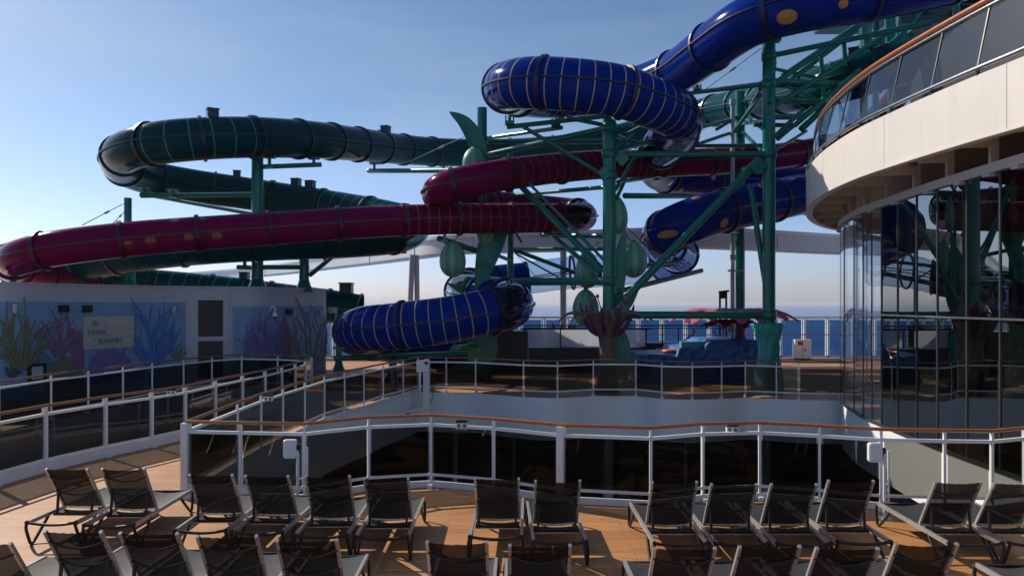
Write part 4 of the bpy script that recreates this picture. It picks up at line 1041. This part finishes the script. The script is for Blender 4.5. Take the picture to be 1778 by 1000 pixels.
fitting('speaker',497,541,'narrow dark speaker right of the dome camera')
fitting('camera',466,540,'white dome camera on a curved arm on the mural wall')
fitting('flood',564,539,'grey flood light on the right corner of the mural wall')
q=wallP(61,642,.1); t=thing('notice_case',q,'dark framed notice case low on the mural below the olive coral','notice case')
m=MB(); m.wall(offset(wpts(46,77,2),-.11),zt(61,662),zt(61,631),.07); k=m.build('frame',M['black'],t)
m=MB(); m.wall(offset(wpts(51,70,2),-.122),zt(61,658),zt(61,636),.01); m.build('sheet',M['greywhite'],k)

# ------------------------------------------------------------------ glass tower and its balcony
tb=thing('glass_tower',(10.5,20,0),'curved dark mirror-glass tower with a white overhanging balcony at right','building')
NOSE=[1466,1483,1499,1514]
PXL=[1531,1559,1592,1628,1679,1737,1805,1890]
idx=sorted([tower_at(p) for p in PXL if tower_at(p) is not None])
nidx=sorted([tower_at(p) for p in NOSE if tower_at(p) is not None])
ZT=6.02
allidx=[0.0]+[i for i in idx]+nidx
last=max(allidx)
k=last+9
while k<len(TOWC)-1: allidx.append(k); k+=9
allidx=sorted(allidx)
for a,b_ in zip(allidx[:-1],allidx[1:]):
    n=max(2,int((b_-a)/1.5)); pts=[tw(a+(b_-a)*i/n) for i in range(n+1)]
    clear = a>=max(idx)-.01
    for z0,z1 in ((.02,3.02),(3.06,ZT-.02)):
        m=MB(); m.wall(pts,z0,z1,-.02,True); m.build('glass_panel',M['clear_glass' if clear else 'tower_glass'],tb)
def normal(i):
    a=tw(max(0,i-.5)); e=tw(min(len(TOWC)-1.01,i+.5)); d=Vector((e[0]-a[0],e[1]-a[1])).normalized(); return d,Vector((-d.y,d.x))
for a in allidx:
    x,y=tw(a); d,n=normal(a); m=MB(); thin = a>=max(idx)+.01
    m.box((x+n.x*.006,y+n.y*.006,ZT/2),(.05 if not thin else .035,.03,ZT-.02),math.atan2(d.y,d.x)); m.build('mullion',M['mullion'],tb)
for a in idx:
    x,y=tw(a-.1); d,n=normal(a); q=Vector((x,y))-d*.24
    m=MB(); m.box((q.x-n.x*.16,q.y-n.y*.16,ZT/2),(.34,.2,ZT-.05),math.atan2(d.y,d.x)); m.build('inner_column',M['strip'],tb)
m=MB(); m.wall(offset(TOWC,.005),3.02,3.06,.06,True); m.build('transom',M['chrome'],tb)
m=MB(); m.wall(offset(TOWC,.012),.0,.05,.05,True); m.build('sill',M['mullion'],tb)
core=[q for q in TOWC if q[1]<26.4]
m=MB(); cw=offset(core,-1.9); m.wall(cw+[(cw[-1][0]+1.6,cw[-1][1]+.6),(cw[-1][0]+6,cw[-1][1]+1.4)],0.0,ZT+.5,-.3,True); m.build('dark_backing',M['core'],tb)  # dark backing wall added behind the panes so the glass reads dark
# stair inside the tower
m=MB()
for k in range(14):
    m.box((11.0,15.2+k*.3,.9+k*.19),(1.1,.32,.05))
for sx_ in (10.42,11.58):
    m.bar((sx_,15.1,.82),(sx_,19.3,3.45),.06,.16); m.bar((sx_,15.1,1.8),(sx_,19.3,4.43),.05,.05)
    for k in range(0,14,3): m.bar((sx_,15.2+k*.3,.9+k*.19),(sx_,15.2+k*.3,1.86+k*.19),.035,.035)
m.build('inner_stair',M['white'],tb)
# eave ring above the glass
m=MB(); m.wall(offset(TOWC,.09),EYE+2.64,EYE+2.83,-.30,True); m.build('eave_ring',mat('ring_cream',(.55,.50,.44),.5,var=.06),tb)
for i in range(3,len(TOWC)-4,9):
    m=MB(); x,y=TOWC[i]; d,n=normal(i); m.box((x+n.x*.05,y+n.y*.05,EYE+2.6),(.22,.16,.06),math.atan2(d.y,d.x)); m.build('ring_lamp',M['greywhite'],tb)
# balcony: fascia, soffit, ribs
zb,zt_=EYE+3.2,EYE+4.4
bal=MB(); bal.wall(BALCC,zb,zt_,-.14,True); fa=bal.build('balcony_fascia',M['fascia'],tb)
m=MB(); m.wall(offset(BALCC,.015),zb-.05,zb-.001,-.22,True); m.build('fascia_lip',M['fascia'],tb)
inner=offset(BALCC,-4.2)
for i in range(9,len(BALCC)-4,17):
    p=BALCC[i]; e=BALCC[i+1]; d=Vector((e[0]-p[0],e[1]-p[1])).normalized(); n=Vector((-d.y,d.x))
    m=MB(); m.box((p[0]+n.x*.001,p[1]+n.y*.001,(zb+zt_)/2),(.012,.006,zt_-zb-.02),math.atan2(d.y,d.x)); m.build('plate_seam',M['greywhite'],tb)
q=BALCC[40]
m=MB(); m.lathe([(.10,-.06),(.10,.0)],(q[0]+.25,q[1],zb-.05),14); m.build('drain',M['mullion'],tb)
sof=mat('soffit_bounce_tan',(.62,.52,.42),.55,var=.06)  # warm bounce from the deck is put into this colour
m=MB(); m.quadstrip([[Vector((p[0],p[1],zb+.42)),Vector((q[0],q[1],zb+.42))] for p,q in zip(offset(BALCC,-.14),inner)],False,True); m.build('soffit',sof,tb)
m=MB(); m.quadstrip([[Vector((p[0],p[1],zt_-.03)),Vector((q[0],q[1],zt_-.03))] for p,q in zip(offset(BALCC,-.1),inner)],False,True); m.build('balcony_floor',M['planks'],tb)
for i in range(6,len(BALCC)-6,7):
    x,y=BALCC[i]; j=min(range(len(TOWC)),key=lambda q:(TOWC[q][0]-x)**2+(TOWC[q][1]-y)**2)
    a=BALCC[i-1]; e=BALCC[i+1]; d=Vector((e[0]-a[0],e[1]-a[1])).normalized(); n=Vector((d.y,-d.x))
    A=Vector((x+n.x*.15,y+n.y*.15,zb+.2)); B=Vector((TOWC[j][0],TOWC[j][1],zb+.2)); B=B+(B-A).normalized()*.1
    if (B-A).length<.3: continue
    m=MB(); m.bar(A,B,.09,.43); m.bar(Vector((B.x,B.y,EYE+2.83)),Vector((B.x,B.y,zb+.41)),.16,.10,up=Vector((0,1,0))); m.build('soffit_rib',sof,tb)
# upper wall of the tower above the balcony
m=MB(); m.wall(offset(BALCC,-4.0),zb-.6,zb+.41,-.3,True); m.build('upper_wall',M['core'],tb)
# balcony rail with glass leaning inwards
lean=.30
lowp=offset(BALCC,-.02); hip=offset(BALCC,-lean)
rl=MB(); rl.tube([(x,y,zt_+.13) for x,y in offset(BALCC,.0)],.05,10); rb=rl.build('balcony_rail',M['chrome'],tb)
m=MB(); m.tube([(x,y,zt_+1.50) for x,y in hip],.055,10); m.build('handrail',M['teak'],rb)
m=MB(); m.tube([(x,y,zt_+1.36) for x,y in offset(BALCC,-lean+.03)],.035,8); m.build('upper_bar',M['chrome'],rb)
L_=len(BALCC); st_=6
for i in range(0,L_-st_,st_):
    m=MB(); rows=[]; bk=[]
    for q in range(st_+1):
        f=i+q; sh=.012 if q==0 else (-.012 if q==st_ else 0)
        lo=Vector((*lowp[f],zt_+.17)); hi=Vector((*hip[f],zt_+1.36))
        tdir=Vector((BALCC[min(f+1,L_-1)][0]-BALCC[max(f-1,0)][0],BALCC[min(f+1,L_-1)][1]-BALCC[max(f-1,0)][1],0)).normalized()
        rows.append([lo+tdir*sh,hi+tdir*sh])
    m.quadstrip(rows,False,True); m.build('glass_panel',M['balcony_glass'],rb)
    m=MB(); a=Vector((*lowp[i],zt_)); m.bar(a,Vector((*lowp[i],zt_+.15)),.06,.06); m.bar(Vector((*lowp[i],zt_+.12)),Vector((*hip[i],zt_+1.4)),.03,.03); m.build('bracket',M['mullion'],rb)
# dark upper deck house behind the balcony rail
m=MB(); m.wall(offset([q for q in BALCC if q[1]<33],-3.4),zt_,zt_+3.2,-.3,True); m.build('upper_deckhouse',M['core'],tb)

# ------------------------------------------------------------------ stair tower behind the balcony
sx=thing('slide_start_tower',PXD(1580,33,0),'dark green steel start tower with platforms at the top right','tower')
for px,d,yt in ((1500,33,20),(1520,37,-60),(1548,33,-80),(1590,38,-100),(1660,33,-120),(1700,38,-120)):
    a=P(px,yt,d); m=MB(); m.tube([Vector((a.x,a.y,7.6)),a],.16,12); m.build('column',M['steel'],sx)
for y,px0,px1,d0,d1 in ((34,1560,1790,33,41),(-60,1540,1790,33,41)):
    a=P(px0,y,d0); e=P(px1,y,d0); m=MB(); m.box(((a.x+e.x)/2,(d0+d1)/2,a.z),(e.x-a.x,d1-d0,.35)); m.build('platform',M['green_dark'],sx)
for y in (30,-10):
    pass
for a,b_,r in (((1500,52,33),(1535,130,33),.09),((1520,62,34),(1560,110,35),.1),((1548,46,33),(1640,110,34),.1),((1540,100,33),(1600,20,33),.08),((1590,60,36),(1680,20,36),.1),((1560,66,33),(1700,66,33),.07),((1600,110,35),(1640,30,35),.08)):
    m=MB(); m.tube([P(*a),P(*b_)],r,10); m.build('brace',M['steel'],sx)
for px0,px1,y0,y1,d,nm in ((1590,1800,-90,34,37,'wall_panel'),(1545,1640,-60,-8,36,'wall_panel'),(1612,1790,34,96,45,'wall_panel'),(1500,1625,36,84,45.5,'wall_panel')):
    a=P(px0,y0,d); e=P(px1,y1,d); m=MB(); m.box(((a.x+e.x)/2,d,(a.z+e.z)/2),(e.x-a.x,.2,a.z-e.z)); m.build(nm,M['navy'],sx)
for k in range(9):
    a=P(1560+14*k,92-14*k,36.2); m=MB(); m.box(a,(.9,1.2,.06)); m.build('stair_tread',M['green_dark'],sx)
for y in (8,20):
    m=MB(); m.tube([P(1552,y,33.1),P(1790,y,33.1)],.035,8); m.build('guard_rail',M['steel'],sx)

# ------------------------------------------------------------------ sea haze
hm=bpy.data.materials.new('sea_haze'); hm.use_nodes=True; hn=hm.node_tree; hn.nodes.remove(hn.nodes['Principled BSDF'])
vo=hn.nodes.new('ShaderNodeVolumePrincipled'); vo.inputs['Color'].default_value=(.84,.87,1,1); vo.inputs['Density'].default_value=1e-4; vo.inputs['Anisotropy'].default_value=.2
hn.links.new(vo.outputs[0],hn.nodes['Material Output'].inputs['Volume'])
m=MB(); m.box((0,0,-2),(58000,58000,70)); tag(m.build('haze',hm),kind='stuff')

# ------------------------------------------------------------------ light, sky, camera
W=bpy.data.worlds.new('World'); SC.world=W; W.use_nodes=True
nt=W.node_tree; bg=nt.nodes['Background']
sky=nt.nodes.new('ShaderNodeTexSky'); sky.sky_type='NISHITA'; sky.sun_disc=False
EL,AZ=35.0,-49.0
sky.sun_elevation=R(EL); sky.sun_rotation=R(AZ); sky.air_density=1.0; sky.dust_density=.6; sky.ozone_density=5.5; sky.altitude=10
tn=nt.nodes.new('ShaderNodeMix'); tn.data_type='RGBA'; tn.blend_type='MULTIPLY'; tn.inputs['Factor'].default_value=1; 
stc=nt.nodes.new('ShaderNodeTexCoord'); sxyz=nt.nodes.new('ShaderNodeSeparateXYZ'); smr=nt.nodes.new('ShaderNodeMapRange'); smr.inputs['From Min'].default_value=0; smr.inputs['From Max'].default_value=.30; smr.interpolation_type='SMOOTHSTEP'
smx=nt.nodes.new('ShaderNodeMix'); smx.data_type='RGBA'; smx.inputs['A'].default_value=(1.12,1.12,1.42,1); smx.inputs['B'].default_value=(.93,.96,.95,1)
# faint thin cloud veil
scn=nt.nodes.new('ShaderNodeTexNoise'); scn.inputs['Scale'].default_value=2.2; scn.inputs['Detail'].default_value=6; smp=nt.nodes.new('ShaderNodeMapping'); smp.inputs['Scale'].default_value=(1,1,4)
nt.links.new(stc.outputs['Generated'],smp.inputs['Vector']); nt.links.new(smp.outputs[0],scn.inputs['Vector'])
nt.links.new(stc.outputs['Generated'],sxyz.inputs[0]); nt.links.new(sxyz.outputs['Z'],smr.inputs['Value']); nt.links.new(smr.outputs[0],smx.inputs['Factor']); nt.links.new(smx.outputs['Result'],tn.inputs['B'])
nt.links.new(sky.outputs[0],tn.inputs['A'])
cmr=nt.nodes.new('ShaderNodeMapRange'); cmr.inputs['From Min'].default_value=.46; cmr.inputs['From Max'].default_value=.8; cmr.inputs['To Max'].default_value=.28; nt.links.new(scn.outputs['Fac'],cmr.inputs['Value'])
cmx=nt.nodes.new('ShaderNodeMix'); cmx.data_type='RGBA'; cmx.inputs['B'].default_value=(7,7.2,7.8,1); nt.links.new(cmr.outputs[0],cmx.inputs['Factor']); nt.links.new(tn.outputs['Result'],cmx.inputs['A']); nt.links.new(cmx.outputs['Result'],bg.inputs['Color']); bg.inputs['Strength'].default_value=.1
tosun=Vector((math.sin(R(AZ))*math.cos(R(EL)),math.cos(R(AZ))*math.cos(R(EL)),math.sin(R(EL))))
su=bpy.data.lights.new('Sun','SUN'); su.energy=5.0; su.angle=R(.55); su.color=(1,.91,.78)
so=bpy.data.objects.new('Sun',su); COL.objects.link(so); so.rotation_euler=tosun.to_track_quat('Z','Y').to_euler(); so.location=(-20,20,30)
cam=bpy.data.cameras.new('Camera'); co=bpy.data.objects.new('Camera',cam); COL.objects.link(co); SC.camera=co
co.location=(0,0,EYE); co.rotation_euler=(R(90),0,0); cam.sensor_width=36; cam.lens=F/1778*36; cam.shift_y=27/1778; cam.clip_end=60000; cam.clip_start=.1
SC.view_settings.view_transform='Standard'; SC.view_settings.look='None'; SC.view_settings.exposure=0; SC.view_settings.gamma=1
SC.cycles.max_bounces=8; SC.cycles.transparent_max_bounces=24; SC.cycles.use_denoising=True
